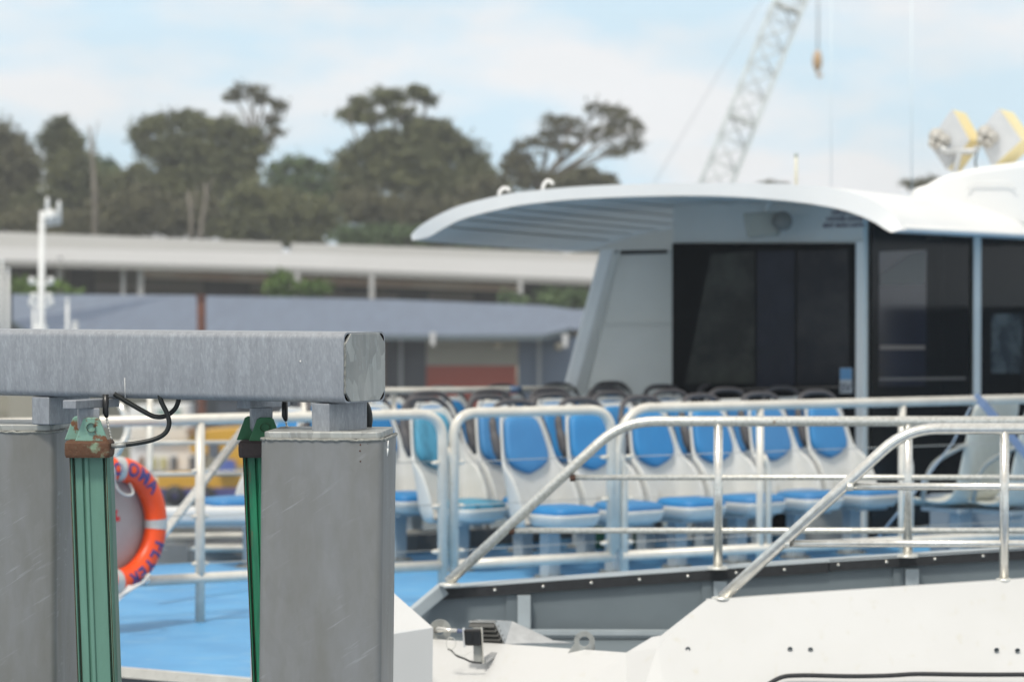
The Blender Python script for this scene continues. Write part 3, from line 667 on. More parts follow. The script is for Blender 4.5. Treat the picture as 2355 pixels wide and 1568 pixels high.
# ---- cabin
c1 = at(1548, 700, 23.8); c2 = at(1984, 700, 22.9); c3 = Vector((c2.x + .45*7.5, c2.y + .89*7.5, 0))
def wp(k, z, a=c1, b=c2, off=0):
    n_ = Vector((b.y-a.y, -(b.x-a.x), 0)).normalized()
    p = Vector((a.x, a.y, 0)).lerp(Vector((b.x, b.y, 0)), k) + n_*off; return Vector((p.x, p.y, z))
ZC = CAMZ + .95
cab = MB()
up = [(945,540),(965,520),(1000,498),(1045,477),(1090,463),(1150,449),(1200,441),(1300,431),(1400,425),(1500,422),(1600,421),(1700,421),(1800,423),(1900,430),(1980,449),(2030,474),(2060,500),(2076,528)]
lo = [(948,552),(985,545),(1018,526),(1055,507),(1095,494),(1150,481),(1200,471),(1300,460),(1400,454),(1500,451),(1600,450),(1700,453),(1800,461),(1880,471),(1950,486),(2005,508),(2033,525),(2050,534)]
nU = len(up)
def cdep(i): return 22.2 - .7*i/(nU-1)
def back(P, i, L_, dz=0):
    t = i/(nc-1); dx = .20*(1-t) + .45*t; dy = .98*(1-t) + .893*t; return P + Vector((dx*L_, dy*L_, dz))
_lo = [at(x, y, cdep(i)) for i, (x, y) in enumerate(lo)]
def vault_z(x, y):
    global nc
    nc = nU; best = None
    L_ = (y - 21.9)/.94
    pts = [back(p, i, L_) for i, p in enumerate(_lo)]
    for a, b in zip(pts[:-1], pts[1:]):
        if a.x <= x <= b.x: return a.z + (b.z-a.z)*(x-a.x)/max(1e-6, b.x-a.x)
    return pts[-1].z if x > pts[-1].x else pts[0].z
def wall_strip(a, b, n=24):
    lowr = [wp(k/n, DZ, a, b) for k in range(n+1)]; top = [Vector((p.x, p.y, vault_z(p.x, p.y) - .004)) for p in lowr]
    cab.grid([lowr, top], False)
wall_strip(c1, c2); wall_strip(c2, c3)
wall_strip(Vector((c1.x, c1.y, 0)), Vector((c1.x+.9, c1.y+4.4, 0)))
cabin = cab.build('cabin_wall', cabin_wall, ferry, fix=False)
def kx(x, a=c1, b=c2):  # wall parameter at measured x
    k = (x-1177.5)/F; d = b-a; return (a.x - k*a.y)/(k*d.y - d.x)
def wall_quad(xa, xb, ya, yb, off, a=c1, b=c2, z0=None):
    ka, kb = kx(xa,a,b), kx(xb,a,b)
    def zz(k, y): p = wp(k, 0, a, b); return at(1000, y, p.y).z
    return [wp(ka, zz(ka,ya) , a, b, off), wp(kb, zz(kb,ya), a, b, off), wp(kb, zz(kb,yb) if z0 is None else z0, a, b, off), wp(ka, zz(ka,yb) if z0 is None else z0, a, b, off)]
wf = MB(); wf.add(wall_quad(1550, 1974, 559, 900, .02, z0=DZ+.01), [(0,1,2,3)])
win1 = wf.build('window_front', [glass_m], ferry, solid=.02)
win1.name = 'window'
def slanted(pts, off, mm, parent, nm='painted_pane_view', a=c1, b=c2):
    v = []
    for x, y in pts:
        k = kx(x, a, b); p = wp(k, 0, a, b); v.append(wp(k, at(1000, y, p.y).z, a, b, off))
    return MB().add(v, [tuple(range(len(v)))]).build(nm, mm, parent, solid=.0015, fix=False)
slanted([(1640,583),(1740,578),(1740,880),(1580,882)], .0322, pane_refl_a, win1)
slanted([(1745,578),(1832,575),(1832,885),(1745,888)], .0322, pane_refl_b, win1)
slanted([(1838,577),(1955,573),(1957,880),(1838,884)], .0322, pane_refl_c, win1)
slanted([(1690,892),(1966,886),(1966,890),(1690,896)], .0345, mat('brown_sill', (.10,.085,.075), .5), win1, 'sill')
# side windows
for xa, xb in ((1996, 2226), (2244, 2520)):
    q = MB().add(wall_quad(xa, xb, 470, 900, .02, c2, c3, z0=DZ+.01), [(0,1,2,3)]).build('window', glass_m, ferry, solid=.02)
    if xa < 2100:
        slanted([(2012,578),(2122,574),(2120,886),(2012,888)], .0322, pane_refl_b, q, 'painted_pane_view', c2, c3)
        slanted([(2014,632),(2084,584),(2119,577),(2117,652),(2014,655)], .0345, mat('warm_grey_painted_reflection', (.10,.092,.085), .3, spec=.1), q, 'painted_pane_view', c2, c3)  # warm reflection on the side glass, drawn as a coloured patch
        slanted([(2014,793),(2118,794),(2118,803),(2014,803)], .0345, mat('warm_strip', (.12,.09,.07), .4), q, 'painted_pane_view', c2, c3)
        slanted([(2012,868),(2212,866),(2212,872),(2012,874)], .0345, MATS['brown_sill'], q, 'sill', c2, c3)
    else:
        slanted([(2272,722),(2520,716),(2520,860),(2272,857)], .0322, mat('hazy_through_view', (.12,.14,.145), .25, 0, col2=(.035,.045,.055), vscale=1.6, lo=.42, hi=.6, stretch=(1,1,2)), q, 'painted_pane_view', c2, c3)
for xa, xb, a, b in ((1976, 1986, c1, c2),):
    MB().prism(wall_quad(1975, 1992, 556, 900, .05, c1, c2, z0=DZ), Vector((0,.05,0))).build('corner_post', mat('pale_blue_post', (.74,.74,.71), .4), ferry)
MB().prism(wall_quad(2226, 2243, 470, 900, .05, c2, c3, z0=DZ), Vector((0,.05,0))).build('window_post', MATS['pale_blue_post'], ferry)
# cabin interior stops light
MB().box((5.3, 27, 6.0), (2.2, 1.0, 1.7)).build('cabin_interior', frame_blk, ferry)
# buttress at the left of the cabin
m = MB(); m.prism([at(1404,574,24.2), at(1546,574,24.2), at(1546,1000,24.2), at(1300,1000,24.2), at(1316,915,24.2)], (.02,.05,0)); fin = m.build('buttress', grey_fin, ferry)
MB().bar(at(1372,743,24.16), at(1530,741,24.16), .02, .012).build('crease', grey_fin, fin)
MB().prism([at(1416,576,24.1), at(1535,574,24.1), at(1535,582,24.1), at(1416,585,24.1)], (0,.03,0)).build('top_gap', frame_blk, fin)
MB().prism([at(1382,572,23.9), at(1412,572,23.9), at(1404,600,23.9), at(1322,905,23.9), at(1306,1000,23.9), at(1275,1000,23.9), at(1296,893,23.9)], (.0,.10,0)).build('slanted_brace', mat('pale_brace', (.84,.85,.84), .4, var=.06), ferry, bevel=.012)
MB().prism([at(1404,600,23.95), at(1424,574,23.98), at(1345,905,24.0), at(1322,905,23.9)], (.02,.08,0)).build('brace_web', grey_fin, ferry)

# ---- canopy : a tapering vault with a thick white front edge
def smooth_curve(pts, n=4):
    res = []
    for i in range(len(pts)-1):
        p0 = pts[max(i-1,0)]; p1 = pts[i]; p2 = pts[i+1]; p3 = pts[min(i+2,len(pts)-1)]
        for k in range(n):
            t = k/n; res.append(.5*((2*p1)+(p2-p0)*t+(2*p0-5*p1+4*p2-p3)*t*t+(3*p1-p0-3*p2+p3)*t**3))
    return res+[pts[-1]]
U = smooth_curve([at(x, y, cdep(i)) for i, (x, y) in enumerate(up)]); Lo = smooth_curve([at(x, y, cdep(i)) for i, (x, y) in enumerate(lo)])
nc = len(U)
m = MB()
rowsU = [[back(P, i, L_, .0) for i, P in enumerate(U)] for L_ in (0, .3, 1.5, 3, 5, 6.5)]
m.grid(rowsU, True); m.grid([U, Lo], False)
m.add([U[0], Lo[0]] + [back(Lo[0],0,6.5), back(U[0],0,6.5)], [(0,1,2,3)])
m.add([U[-1], Lo[-1]] + [back(Lo[-1],nc-1,6.5), back(U[-1],nc-1,6.5)], [(0,1,2,3)])
m.add(rowsU[-1] + [back(P,i,6.5) for i, P in reversed(list(enumerate(Lo)))], [tuple(range(2*nc))])
canopy = m.build('canopy', white_roof, ferry, fix=False)
m = MB(); m.grid([[back(P, i, L_, -.004) for i, P in enumerate(Lo)] for L_ in (0, 1.5, 3, 5, 6.5)], True)
m.build('ceiling', ceil_m, canopy, fix=False)
M_ = MB(); bl_ = [back(P, i, 6.45, .0) for i, P in enumerate(Lo)]; M_.add(bl_, [tuple(range(nc))]); M_.build('rear_bulkhead', ceil_m, canopy, solid=.03, fix=False)
for fr in (.14, .19, .25, .31, .38, .46, .54):
    i = int(nc*fr); MB().bar(back(Lo[i], i, .06, -.010), back(Lo[i], i, 6.0, -.010), .03, .005).build('ceiling_batten', ceil_dark, canopy)
# rolled gutter lip along the right edge of the roof
MB().tube([back(U[-1], nc-1, L_, .012)+Vector((-.01,0,.0)) for L_ in (0.05, 2, 4, 6.5)], .022, 10).build('gutter_lip', white_roof, canopy)
for x, y, s_ in ((1150,447,15),(1250,436,21)):
    pts = [at(x-2, y+2, 22.3), at(x-1, y-s_*.45, 22.3), at(x+7, y-s_, 22.3), at(x+17, y-s_*.95, 22.3), at(x+22, y-s_*.55, 22.3)]
    MB().tube(arc_pts(pts, .04, 4), .014, 10).build('roof_hook', white_roof, canopy)
# raised wheelhouse roof
bp = [(2096,434),(2128,425),(2150,412),(2190,397),(2240,386),(2300,377),(2355,370),(2450,362),(2700,356),(2700,520),(2096,520)]
m = MB()
f_ = [at(x, y, 24.6) for x, y in bp]
m.prism(f_, (1.0,3.2,0)); m.build('wheelhouse_roof', white_roof, ferry, bevel=.05, seg=4)
m = MB(); P = [at(2226,436,24.57), at(2234,420,24.57), at(2322,420,24.57), at(2336,436,24.57)]
m.tube(arc_pts(P, .05, 4), .006, 8); m.build('roof_moulding', white_roof, ferry)

# sign lettering on the cabin wall
def text_on(s, x, y, size, mm, parent, a=c1, b=c2, off=.012, nm='lettering', bold=.002, align='CENTER'):
    cu = bpy.data.curves.new('t', 'FONT'); cu.body = s; cu.size = size; cu.align_x = align; cu.offset = bold
    tmp = bpy.data.objects.new('t', cu); S.collection.objects.link(tmp)
    me = bpy.data.meshes.new_from_object(tmp.evaluated_get(bpy.context.evaluated_depsgraph_get()))
    k = kx(x, a, b); p0 = wp(k, 0, a, b, off); z = at(1000, y, p0.y).z
    dx = (Vector((b.x,b.y,0))-Vector((a.x,a.y,0))).normalized()
    vs = [Vector((p0.x,p0.y,z)) + dx*v.co.x + Vector((0,0,v.co.y)) for v in me.vertices]
    o = MB().add(vs, [tuple(f.vertices) for f in me.polygons]).build(nm, mm, parent, fix=False)
    bpy.data.objects.remove(tmp); return o
for i, (tx, xx) in enumerate((('LIFE JACKETS', 1948), ('LOCKER UNDER', 1945), ('SEAT MAIN CABIN', 1942))):
    text_on(tx, xx, 492+15*i, .044 if i < 2 else .044, purple_txt, cabin)
text_on('EMERGENCY EXIT ONLY', 2140, 549, .035, mat('brown_letters', (.16,.12,.09), .6), ferry, c2, c3, off=.03)

# sticker on the window
st = MB().add(wall_quad(1937, 1965, 845, 903, .037), [(0,1,2,3)]).build('sticker', mat('sticker_white', (.42,.44,.46), .5), ferry, solid=.004)
MB().add(wall_quad(1938, 1964, 846, 872, .041), [(0,1,2,3)]).build('sticker_header', mat('sticker_blue', (.10,.26,.45), .5), st, solid=.003)
text_on('SV', 1951, 899, .085, mat('sticker_ink', (.04,.05,.07), .5), st, off=.0405)

# speaker-like floodlight under the canopy
sp = empty('canopy_speaker', at(1750,520,22.9)); tag(sp, 'beige box speaker with a round fitting hanging under the canopy', 'speaker')
MB().prism([at(1708,490,22.9), at(1788,486,22.9), at(1790,541,22.9), at(1718,548,22.9)], (.03,.16,0)).build('speaker_box', beige_m, sp, bevel=.015)
MB().lathe([(0,.05),(.05,.05),(.075,.02),(.075,-.03)], at(1800,508,22.85), (.3,-1,0), 18).build('round_fitting', mat('grey_fitting', (.20,.19,.17), .6), sp)
MB().tube([at(1760,488,22.95), at(1770,462,22.95)], .02, 8).build('hanger', grey_fin, sp)

# antenna on the roof
q = MB().tube([at(1831,430,24), at(1831,372,24), at(1831,356,24)], [.014,.013,.011], 10).build('roof_antenna', mat('cream_pole', (.75,.72,.58), .5))
tag(q, 'short cream antenna stub standing on the ferry canopy', 'antenna')
MB().lathe([(0,.02),(.015,.015),(.015,-.01)], at(1831,358,24), (0,0,1), 10).build('antenna_cap', mat('cap_grey', (.25,.28,.25), .5), q)
for x, yb_, d, t, r_ in ((2097,425,30,'hair-thin pale whip antenna left of the floodlights',.0045), (1912,425,30,'faint hair-thin whip antenna right of the crane hook',.003)):
    q = MB().tube([at(x, yb_+40, d), at(x-1, -60, d)], r_, 6).build('whip_antenna', mat('pale_fibreglass', (.75,.85,.88), .5)); tag(q, t, 'antenna')
    MB().lathe([(.02,-.05),(.02,.0),(.01,.06),(.006,.08)], at(x, yb_+30, d), (0,0,1), 10).build('antenna_base', white_roof, q)

# floodlights
def flood(pts, ysd, d, lbl, right=False):
    p = empty('floodlight', at(*pts[2], d)); tag(p, lbl, 'floodlight', None)
    f_ = [at(x, y, d) for x, y in pts]; sh = at(pts[0][0]+ysd, pts[0][1]+9, d+.35) - f_[0]
    m = MB(); n = 4
    m.add(f_, [tuple(range(4))]); m.build('back_plate', mat('flood_grey', (.66,.67,.68), .4, .2, var=.1, vscale=6), p, solid=.01)
    g_ = [q+Vector((0,.012,0)) for q in f_]
    m = MB(); m.prism(g_, sh); m.build('housing', yellow_pale, p, bevel=.01)
    cx = sum(x for x, y in pts)/4 - 22; cy = sum(y for x, y in pts)/4
    for k, (dx, dy, r_) in enumerate(((-4,-8,.07),(12,0,.055),(-12,8,.045),(4,14,.04))):
        MB().lathe([(0,.13),(r_*.5,.13),(r_*.55,.08),(r_,.06),(r_,0)], at(cx+dx, cy+dy, d-.01), (-.35,-1,.1), 14).build('gland', mat('gland_grey', (.52,.50,.46), .5, .1), p)
    return p
fl1 = flood([(2190,250),(2230,322),(2176,390),(2135,329)], 32, 25.6, 'left floodlight of the pair on the wheelhouse roof, whole in view')
fl2 = flood([(2297,248),(2350,322),(2282,384),(2247,310)], 34, 25.6, 'right floodlight of the pair on the wheelhouse roof, cut by the picture edge')
MB().tube([at(2160,338,25.5), at(2178,348,25.5), at(2236,348,25.5), at(2252,338,25.5)], .028, 10).build('yoke', alu, fl1)
MB().bar(at(2206,350,25.5), at(2196,396,25.5), .05, .05).build('yoke_leg', alu, fl1, bevel=.008)
MB().bar(at(2205,348,25.55), at(2178,388,25.55), .03, .03).build('yoke_strut', alu, fl1, bevel=.005)
MB().tube([at(2247,350,25.5), at(2243,372,25.5), at(2246,392,25.5)], .008, 8).build('power_lead', black_pl, fl1)

# ================================================================ passenger seats
def make_seat(pad, shellm, pads=True):
    root = empty('passenger_seat')
    # profile of the back: (y back, z, half width, side wing forward)
    prof = [(.12,.375,.170,.02),(.150,.350,.205,.07),(.19,.345,.232,.15),(.225,.40,.245,.20),(.240,.50,.250,.195),(.258,.60,.252,.165),(.270,.68,.250,.125),(.278,.725,.246,.07),(.288,.76,.230,.034),(.315,.86,.214,.030),(.340,.95,.196,.028),(.358,1.02,.180,.024),(.368,1.070,.166,.018),(.373,1.092,.150,.010),(.376,1.108,.124,.0)]
    rows = []
    for y, z, hw, wg in prof:
        r = []
        for k in range(17):
            t = -1 + k/8; a = abs(t)
            r.append(Vector((hw*math.sin(t*math.pi/2), y + .012*(1-a*a) - wg*max(0, (a-.5)/.5)**1.7, z + (0.02*wg/.17)*max(0,(a-.6)/.4)**2)))
        rows.append(r)
    sh = MB().grid(rows, True).build('shell', shellm, root, solid=.018)
    sh.modifiers['solid'].offset = 1
    bv = sh.modifiers.new('sub', 'SUBSURF'); bv.levels = 1; bv.render_levels = 1
    # pan
    def pan_loop(g, z, dz=0, fy=0):
        pts = []
        for k in range(40):
            a = 2*math.pi*k/40; c_, s_ = math.cos(a), math.sin(a); e_ = .42
            x = .208*g*math.copysign(abs(c_)**e_, c_); y = -.07 + .205*(g if True else 1)*math.copysign(abs(s_)**e_, s_)
            if y > 0: x *= 1 - .12*(y/.22)
            pts.append(Vector((x, y+fy, z + dz*(-y)/.25)))
        return pts
    m = MB(); L_ = [pan_loop(.70,.355,.0), pan_loop(.83,.360,.0), pan_loop(.91,.382,.0), pan_loop(.965,.41,.0), pan_loop(1.0,.434,.0), pan_loop(.985,.443,.0), pan_loop(.93,.440,.0)]
    m.grid(L_, True, close=True); m.add(L_[-1], [tuple(range(40))]); m.add(L_[0], [tuple(range(40))])
    pn = m.build('seat_pan', shellm, root)
    if pads:
        m = MB(); L_ = [pan_loop(.945,.442,.0), pan_loop(.96,.456,.0), pan_loop(.94,.474,.0), pan_loop(.86,.488,-.002), pan_loop(.6,.497,-.004), pan_loop(.1,.500,-.004)]
        m.grid(L_, True, close=True); m.add(L_[-1], [tuple(range(40))])
        m.build('seat_cushion', pad, root)
        # back cushion : shield with a blunt pointed foot
        outl = [(0,.692),(.052,.704),(.115,.73),(.163,.765),(.181,.81),(.180,.86),(.172,.92),(.160,.98),(.146,1.03),(.124,1.062),(.068,1.076),(0,1.080)]
        outl = outl + [(-x, z) for x, z in outl[-2:0:-1]]
        sm = []
        n = len(outl)
        for i in range(n):
            p0, p1, p2, p3 = outl[i-1], outl[i], outl[(i+1)%n], outl[(i+2)%n]
            for k in range(3):
                t = k/3; sm.append(tuple(.5*((2*p1[j])+(p2[j]-p0[j])*t+(2*p0[j]-5*p1[j]+4*p2[j]-p3[j])*t*t+(3*p1[j]-p0[j]-3*p2[j]+p3[j])*t**3) for j in (0,1)))
        zc = .90
        def yb(z): return .262 + (z-.62)*.262
        rows = []
        for g, off in ((1.0, .012),(1.0,-.012),(.965,-.026),(.88,-.034),(.7,-.038),(.35,-.040),(.05,-.040)):
            rows.append([Vector((x*g, yb(zc+(z-zc)*g) + off - .022*abs(x*g/.2)**2, zc+(z-zc)*g)) for x, z in sm])
        m = MB(); m.grid(rows, True, close=True); m.add(rows[-1], [tuple(range(len(sm)))]); m.build('back_cushion', pad, root)
    # grab handle: a loop over the top with flattened ends on the sides
    hp = [(-.225,.315,.78),(-.232,.345,.90),(-.226,.385,1.00),(-.208,.41,1.09),(-.162,.425,1.15),(-.10,.432,1.172),(0,.434,1.176),(.10,.432,1.172),(.162,.425,1.15),(.208,.41,1.09),(.226,.385,1.00),(.232,.345,.90),(.225,.315,.78)]
    P = arc_pts(hp, .05, 3); n = len(P)
    rr = [.014 if P[i].z < .79 else (.032 if P[i].z < .95 else (.027 if P[i].z < 1.05 else .0195)) for i in range(n)]
    if pads: MB().tube(P, rr, 10).build('grab_handle', handle_m, root)
    # pedestal
    m = MB(); m.box((0,.06,.18), (.11,.09,.345)); m.build('pedestal', post_m, root, bevel=.006)
    m = MB(); m.box((0,.02,.340), (.30,.34,.022)); m.build('seat_bracket', post_m, root)
    m = MB(); m.lathe([(0,.012),(.10,.012),(.115,.006),(.118,0)], (0,.06,0), (0,0,1), 24)
    for k in range(4):
        a = rad(45+90*k); m.lathe([(.012,.010),(.012,.024),(0,.026)], (.085*math.cos(a), .06+.085*math.sin(a), 0), (0,0,1), 8)
    m.build('base_plate', mat('base_plate_grey', (.22,.23,.22), .6, .2, var=.4, vscale=20), root)
    return root
SEATROT = rad(42)
fwd = Vector((math.sin(SEATROT), -math.cos(SEATROT), 0)); sd = Vector((math.cos(SEATROT), math.sin(SEATROT), 0))
proto = make_seat(blue_pad, shell_m)
teal = make_seat(teal_pad, shell_m)
def make_bare():
    root = empty('passenger_seat')
    prof = [(-.27,.40,.20),(-.28,.44,.215),(-.20,.445,.235),(.0,.425,.245),(.13,.43,.25),(.20,.48,.25),(.245,.60,.252),(.29,.78,.252),(.34,.98,.250),(.375,1.10,.243),(.387,1.135,.225),(.392,1.155,.19),(.394,1.165,.12)]
    rows = [[Vector((hw*(-1+k/8), y - .035*abs(-1+k/8)**2.5, z + .02*abs(-1+k/8)**3*(1 if z < .5 else 0))) for k in range(17)] for y, z, hw in prof]
    sh = MB().grid(rows, True).build('shell', shell_bare, root, solid=.02); sh.modifiers.new('sub', 'SUBSURF').render_levels = 1
    for s_ in (-1, 1):
        MB().tube(arc_pts([(s_*.262,.30,.86),(s_*.275,.16,.80),(s_*.28,-.02,.70),(s_*.27,-.10,.46)], .12, 5), .017, 8).build('armrest', mat('armrest_grey', (.36,.37,.35), .5), root)
    m = MB(); m.box((0,.02,.18), (.13,.10,.36)); m.build('pedestal', post_m, root, bevel=.006)
    MB().box((0,-.02,.385), (.34,.36,.03)).build('seat_bracket', post_m, root)
    return root
bare = make_bare()
# pad centres measured: row, first x, depth, number
U30 = Vector((.766,.643,0)); PITCH_S = .585
rows_ = [(1, 1207, 20.0, 6, 'front'), (2, 1000, 20.55, 7, 'second'), (3, 862, 21.3, 7, 'third'), (4, 760, 22.1, 6, 'fourth')]
ordn = ['first','second','third','fourth','fifth','sixth','seventh']
used = {}
for rn, x0, d0, n, nm in rows_:
    base = at(x0, 1000, d0); base = Vector((base.x, base.y, DZ))
    for i in range(n):
        p = base + U30*PITCH_S*i
        is_t = (rn == 2 and i == 0)
        src = teal if is_t else proto
        o = src if (src.name not in used) else copy_tree(src)
        used[src.name] = 1
        o.location = p - sd*.0 - fwd*(-.0) + Vector((0,0,0)); o.rotation_euler = (0,0,SEATROT + rad(random.uniform(-1.6,1.6)))
        # the back pad sits .33 behind the base: shift so that the pad lands on the measured place
        o.location = p + fwd*.31
        if is_t: lb = 'white seat with a faded, dirty teal cushion, left of the rail gate'
        else:
            colr = 'bright blue' if rn <= 2 else 'blue'
            lb = f'seat with {colr} cushions and dark handle, {ordn[i]} from left in the {nm} row'
        tag(o, lb, 'seat', 'passenger seats on the upper deck')
# two bare shells turned away, at the right
for i, (x, d, t) in enumerate(((2205, 20.9, 'ivory seat shell without cushions turned away, nearer the cabin corner'), (2322, 20.7, 'ivory seat shell without cushions turned away, cut by the right picture edge'))):
    o = bare if i == 0 else copy_tree(bare)
    p = at(x, 1000, d); o.location = (p.x, p.y, DZ+.0); o.rotation_euler = (0,0,rad(-140)); tag(o, t, 'seat', 'passenger seats on the upper deck')
o = copy_tree(proto); p = at(560, 1290, 20.6); o.location = (p.x, p.y, DZ-.0); o.rotation_euler = (0,0,rad(-62))
tag(o, 'seat with blue cushion facing left, seen just left of the deep green fender', 'seat', 'passenger seats on the upper deck')
# locker below the bare shells, hose reel colour spots, strap
lk = MB().box(at(2320,1200,21.6), (1.05,.5,.42), Matrix.Rotation(rad(25),3,'Z')).build('deck_locker', mat('blue_grey_locker', (.24,.29,.34), .5), None, bevel=.01)
tag(lk, 'blue grey deck locker standing under the ivory seat shells', 'locker')
MB().box(at(2320,1150,21.6)+Vector((0,0,.02)), (1.12,.56,.04), Matrix.Rotation(rad(25),3,'Z')).build('locker_lid', mat('locker_lid_grey', (.16,.20,.25), .5), lk, bevel=.005)
for x, w_, d, t in ((1640,.30,22.4,'grey deck box under the middle seats, left one'),(1885,.34,22.6,'pale grey deck box under the seats beside the cabin corner')):
    q = MB().box(at(x,1215,d), (w_,.3,.42)).build('deck_box', mat('deck_box_grey', (.36,.37,.36), .5, var=.1), None, bevel=.01); tag(q, t, 'box')
    MB().box(at(x,1215,d)+Vector((0,0,.225)), (w_+.03,.33,.03)).build('box_lid', post_m, q, bevel=.004)
P = [at(1395,1235,22.2), at(1400,1215,22.2)]
for x, t in ((1390,'small dark green gas bottle under the seats near the rail gate'),(1480,'dark green gas bottle under the seats left of the middle boxes')):
    b_ = at(x,1262,22.1); q = MB().lathe([(0,.30),(.03,.29),(.035,.26),(.075,.21),(.085,.17),(.085,.02),(.07,0),(0,0)], Vector((b_.x,b_.y,DZ)), (0,0,1), 18).build('gas_bottle', mat('dark_green_bottle', (.012,.10,.05), .4), None); tag(q, t, 'bottle')
    MB().lathe([(0,.05),(.018,.05),(.02,0)], Vector((b_.x,b_.y,DZ+.29)), (0,0,1), 10).build('valve', alu, q)
m = MB()
pts = [P_at(2247,TOPH+.035)+Vector((-.02,-.04,0)), P_at(2262,TOPH-.03)+Vector((0,-.05,0)), P_at(2310,.98)+Vector((0,-.06,0)), P_at(2380,.72)+Vector((0,-.06,0)), P_at(2440,.55)]
for a, b in zip(pts[:-1], pts[1:]): m.bar(a, b, .008, .055, up=Vector((.5,0,.86)))
st = m.build('lashing_strap', strap_m); tag(st, 'light blue webbing strap tied round the deck rail, running down past the ivory seats', 'strap')
q = MB().tube([P_at(2237,TOPH-.05)+Vector((0,.1,0)), at(2190,1020,20.6), at(2100,1135,20.7), at(2010,1245,20.9)], .007, 8).build('thin_line', mat('pale_blue_line', (.45,.52,.60), .6)); tag(q, 'thin pale blue line slanting down to the deck before the black cabin base', 'rope')

# ================================================================ water, far bank
def plane(name, x0, x1, y0, y1, z, mm, kind='structure', nx=1, ny=1):
    m = MB(); m.grid([[Vector((x0+(x1-x0)*i/nx, y0+(y1-y0)*j/ny, z)) for i in range(nx+1)] for j in range(ny+1)], False)
    return tag(m.build(name, mm), kind=kind)
wm = mat('harbour_water', (.16,.22,.30), .12, 0, bump=.6, bscale=1.4, spec=.6)
plane('water', -320, 320, -50, 97, 0, wm)
gm = mat('bank_ground', (.12,.13,.07), .9, 0, col2=(.18,.165,.13), vscale=.08)
m = MB(); m.grid([[Vector((x, 97, -1)) for x in (-320, 320)], [Vector((x, 97, 1.2)) for x in (-320, 320)], [Vector((x, 400, 1.2)) for x in (-320, 320)]], False)
tag(m.build('ground', gm), kind='structure')

# ---- blue roofed building
bb = empty('boat_shed', at(700, 1000, 106)); tag(bb, 'low building with a blue-grey metal roof and a red-brown door behind the seats', 'building')
roof_m = mat('blue_grey_roof', (.118,.155,.225), .5, .05, col2=(.10,.13,.19), vscale=.5, stretch=(6,1,1))
ev = [(28,738,105),(70,768,105),(1050,773,105),(1250,772,105),(1312,757,107)]
rg = [(28,676,112),(400,678,112),(900,688,112),(1250,702,112),(1330,712,112)]
m = MB(); m.grid([[at(*p) for p in ev], [at(*p) for p in rg]], False); m.grid([[at(*p) for p in rg], [at(p[0],p[1]+40,120) for p in rg]], False)
m.build('roof', roof_m, bb, fix=False)
m = MB(); m.grid([[at(x, y-3, d-.05) for x, y, d in ev], [at(x, y+9, d-.05) for x, y, d in ev]], False); m.build('gutter', mat('dark_gutter', (.10,.13,.15), .5), bb, solid=.05)
m = MB(); m.add([at(1330,712,112), at(1500,722,112), at(1500,765,106), at(1312,757,107)], [(0,1,2,3)]); m.build('roof_hip', roof_m, bb, solid=.05)
slate = mat('slate_wall', (.10,.115,.14), .6, var=.1, vscale=.5); beigew = mat('beige_wall', (.33,.32,.28), .7, var=.05); redd = mat('red_brown_door', (.36,.075,.05), .6, var=.06, vscale=.6)
def wallp(xa, xb, ya, yb_, d, mm, nm, th=.3):
    return MB().prism([at(xa,ya,d), at(xb,ya,d), at(xb,yb_,d), at(xa,yb_,d)], (0,th,0)).build(nm, mm, bb)
wallp(20,420,774,1050,107.2,beigew,'wall'); wallp(420,890,774,1050,107.2,slate,'wall'); wallp(890,980,780,1050,107.0,mat('dark_slate_door', (.055,.065,.085), .6),'door')
wallp(980,1192,776,840,107.0,beigew,'wall'); wallp(980,1188,838,1050,107.05,redd,'roller_door'); wallp(1192,1500,774,1050,107.1,mat('steel_blue_wall', (.12,.16,.23), .6),'wall')
wallp(850,885,780,1050,107.0,mat('brown_wall', (.20,.13,.11), .7),'wall'); wallp(500,548,925,1050,106.9,mat('slate_panel', (.13,.15,.19), .6),'door')
for x in (922, 1240, 455): MB().box(at(x,900,106.8), (.12,.12,4.5)).build('downpipe', mat('pipe_grey', (.30,.32,.34), .5), bb)
for x, y in ((995,778),(172,752),(465,752),(1300,782)): MB().prism([at(x-7,y-14,104.7), at(x+7,y-14,104.7), at(x+5,y+16,104.7), at(x-4,y+16,104.7)], (0,.2,0)).build('eave_bracket', mat('bracket_white', (.55,.55,.56), .5), bb)
for x, y in ((1145,790),(1285,795)): MB().lathe([(0,.16),(.13,.12),(.16,0),(.1,-.08)], at(x,y,106.6), (0,-1,.3), 14).build('wall_lamp', mat('lamp_beige', (.50,.46,.38), .5), bb)
# ---- long white roofed shed
sd_ = empty('white_roof_shed', at(600, 900, 128)); tag(sd_, 'long open shed with a pale metal roof in front of the trees', 'building')
rfa = mat('pale_roof_upper', (.36,.36,.35), .6, 0, col2=(.31,.31,.30), vscale=.6, stretch=(.3,4,4), col3=(.50,.42,.36), s3=.25, lo3=.66, hi3=.75); rfb = mat('pale_roof_lower', (.44,.44,.44), .6, 0, var=.05, vscale=.5)
for nm, q in (('roof', [(-80,533,142),(648,561,144),(650,580,139),(-80,572,138)]), ('roof', [(668,577,139),(669,562,144),(1560,592,150),(1560,612,146),(668,583,139)])):
    MB().add([at(*p) for p in q], [tuple(range(len(q)))]).build(nm, rfa, sd_, solid=.15)
qa = [(-80,570,138.2),(660,582,139.2),(1560,611,146.2)]; q = [(-80,598,130),(660,617,131),(1560,652,133)]
MB().grid([[at(*p) for p in qa], [at(*p) for p in q]], False).build('roof', rfb, sd_, solid=.15)
m = MB(); m.grid([[at(*p) for p in q], [at(x,y+11,d) for x, y, d in q]], False); m.build('fascia', mat('fascia_grey', (.28,.28,.27), .6), sd_, solid=.1)
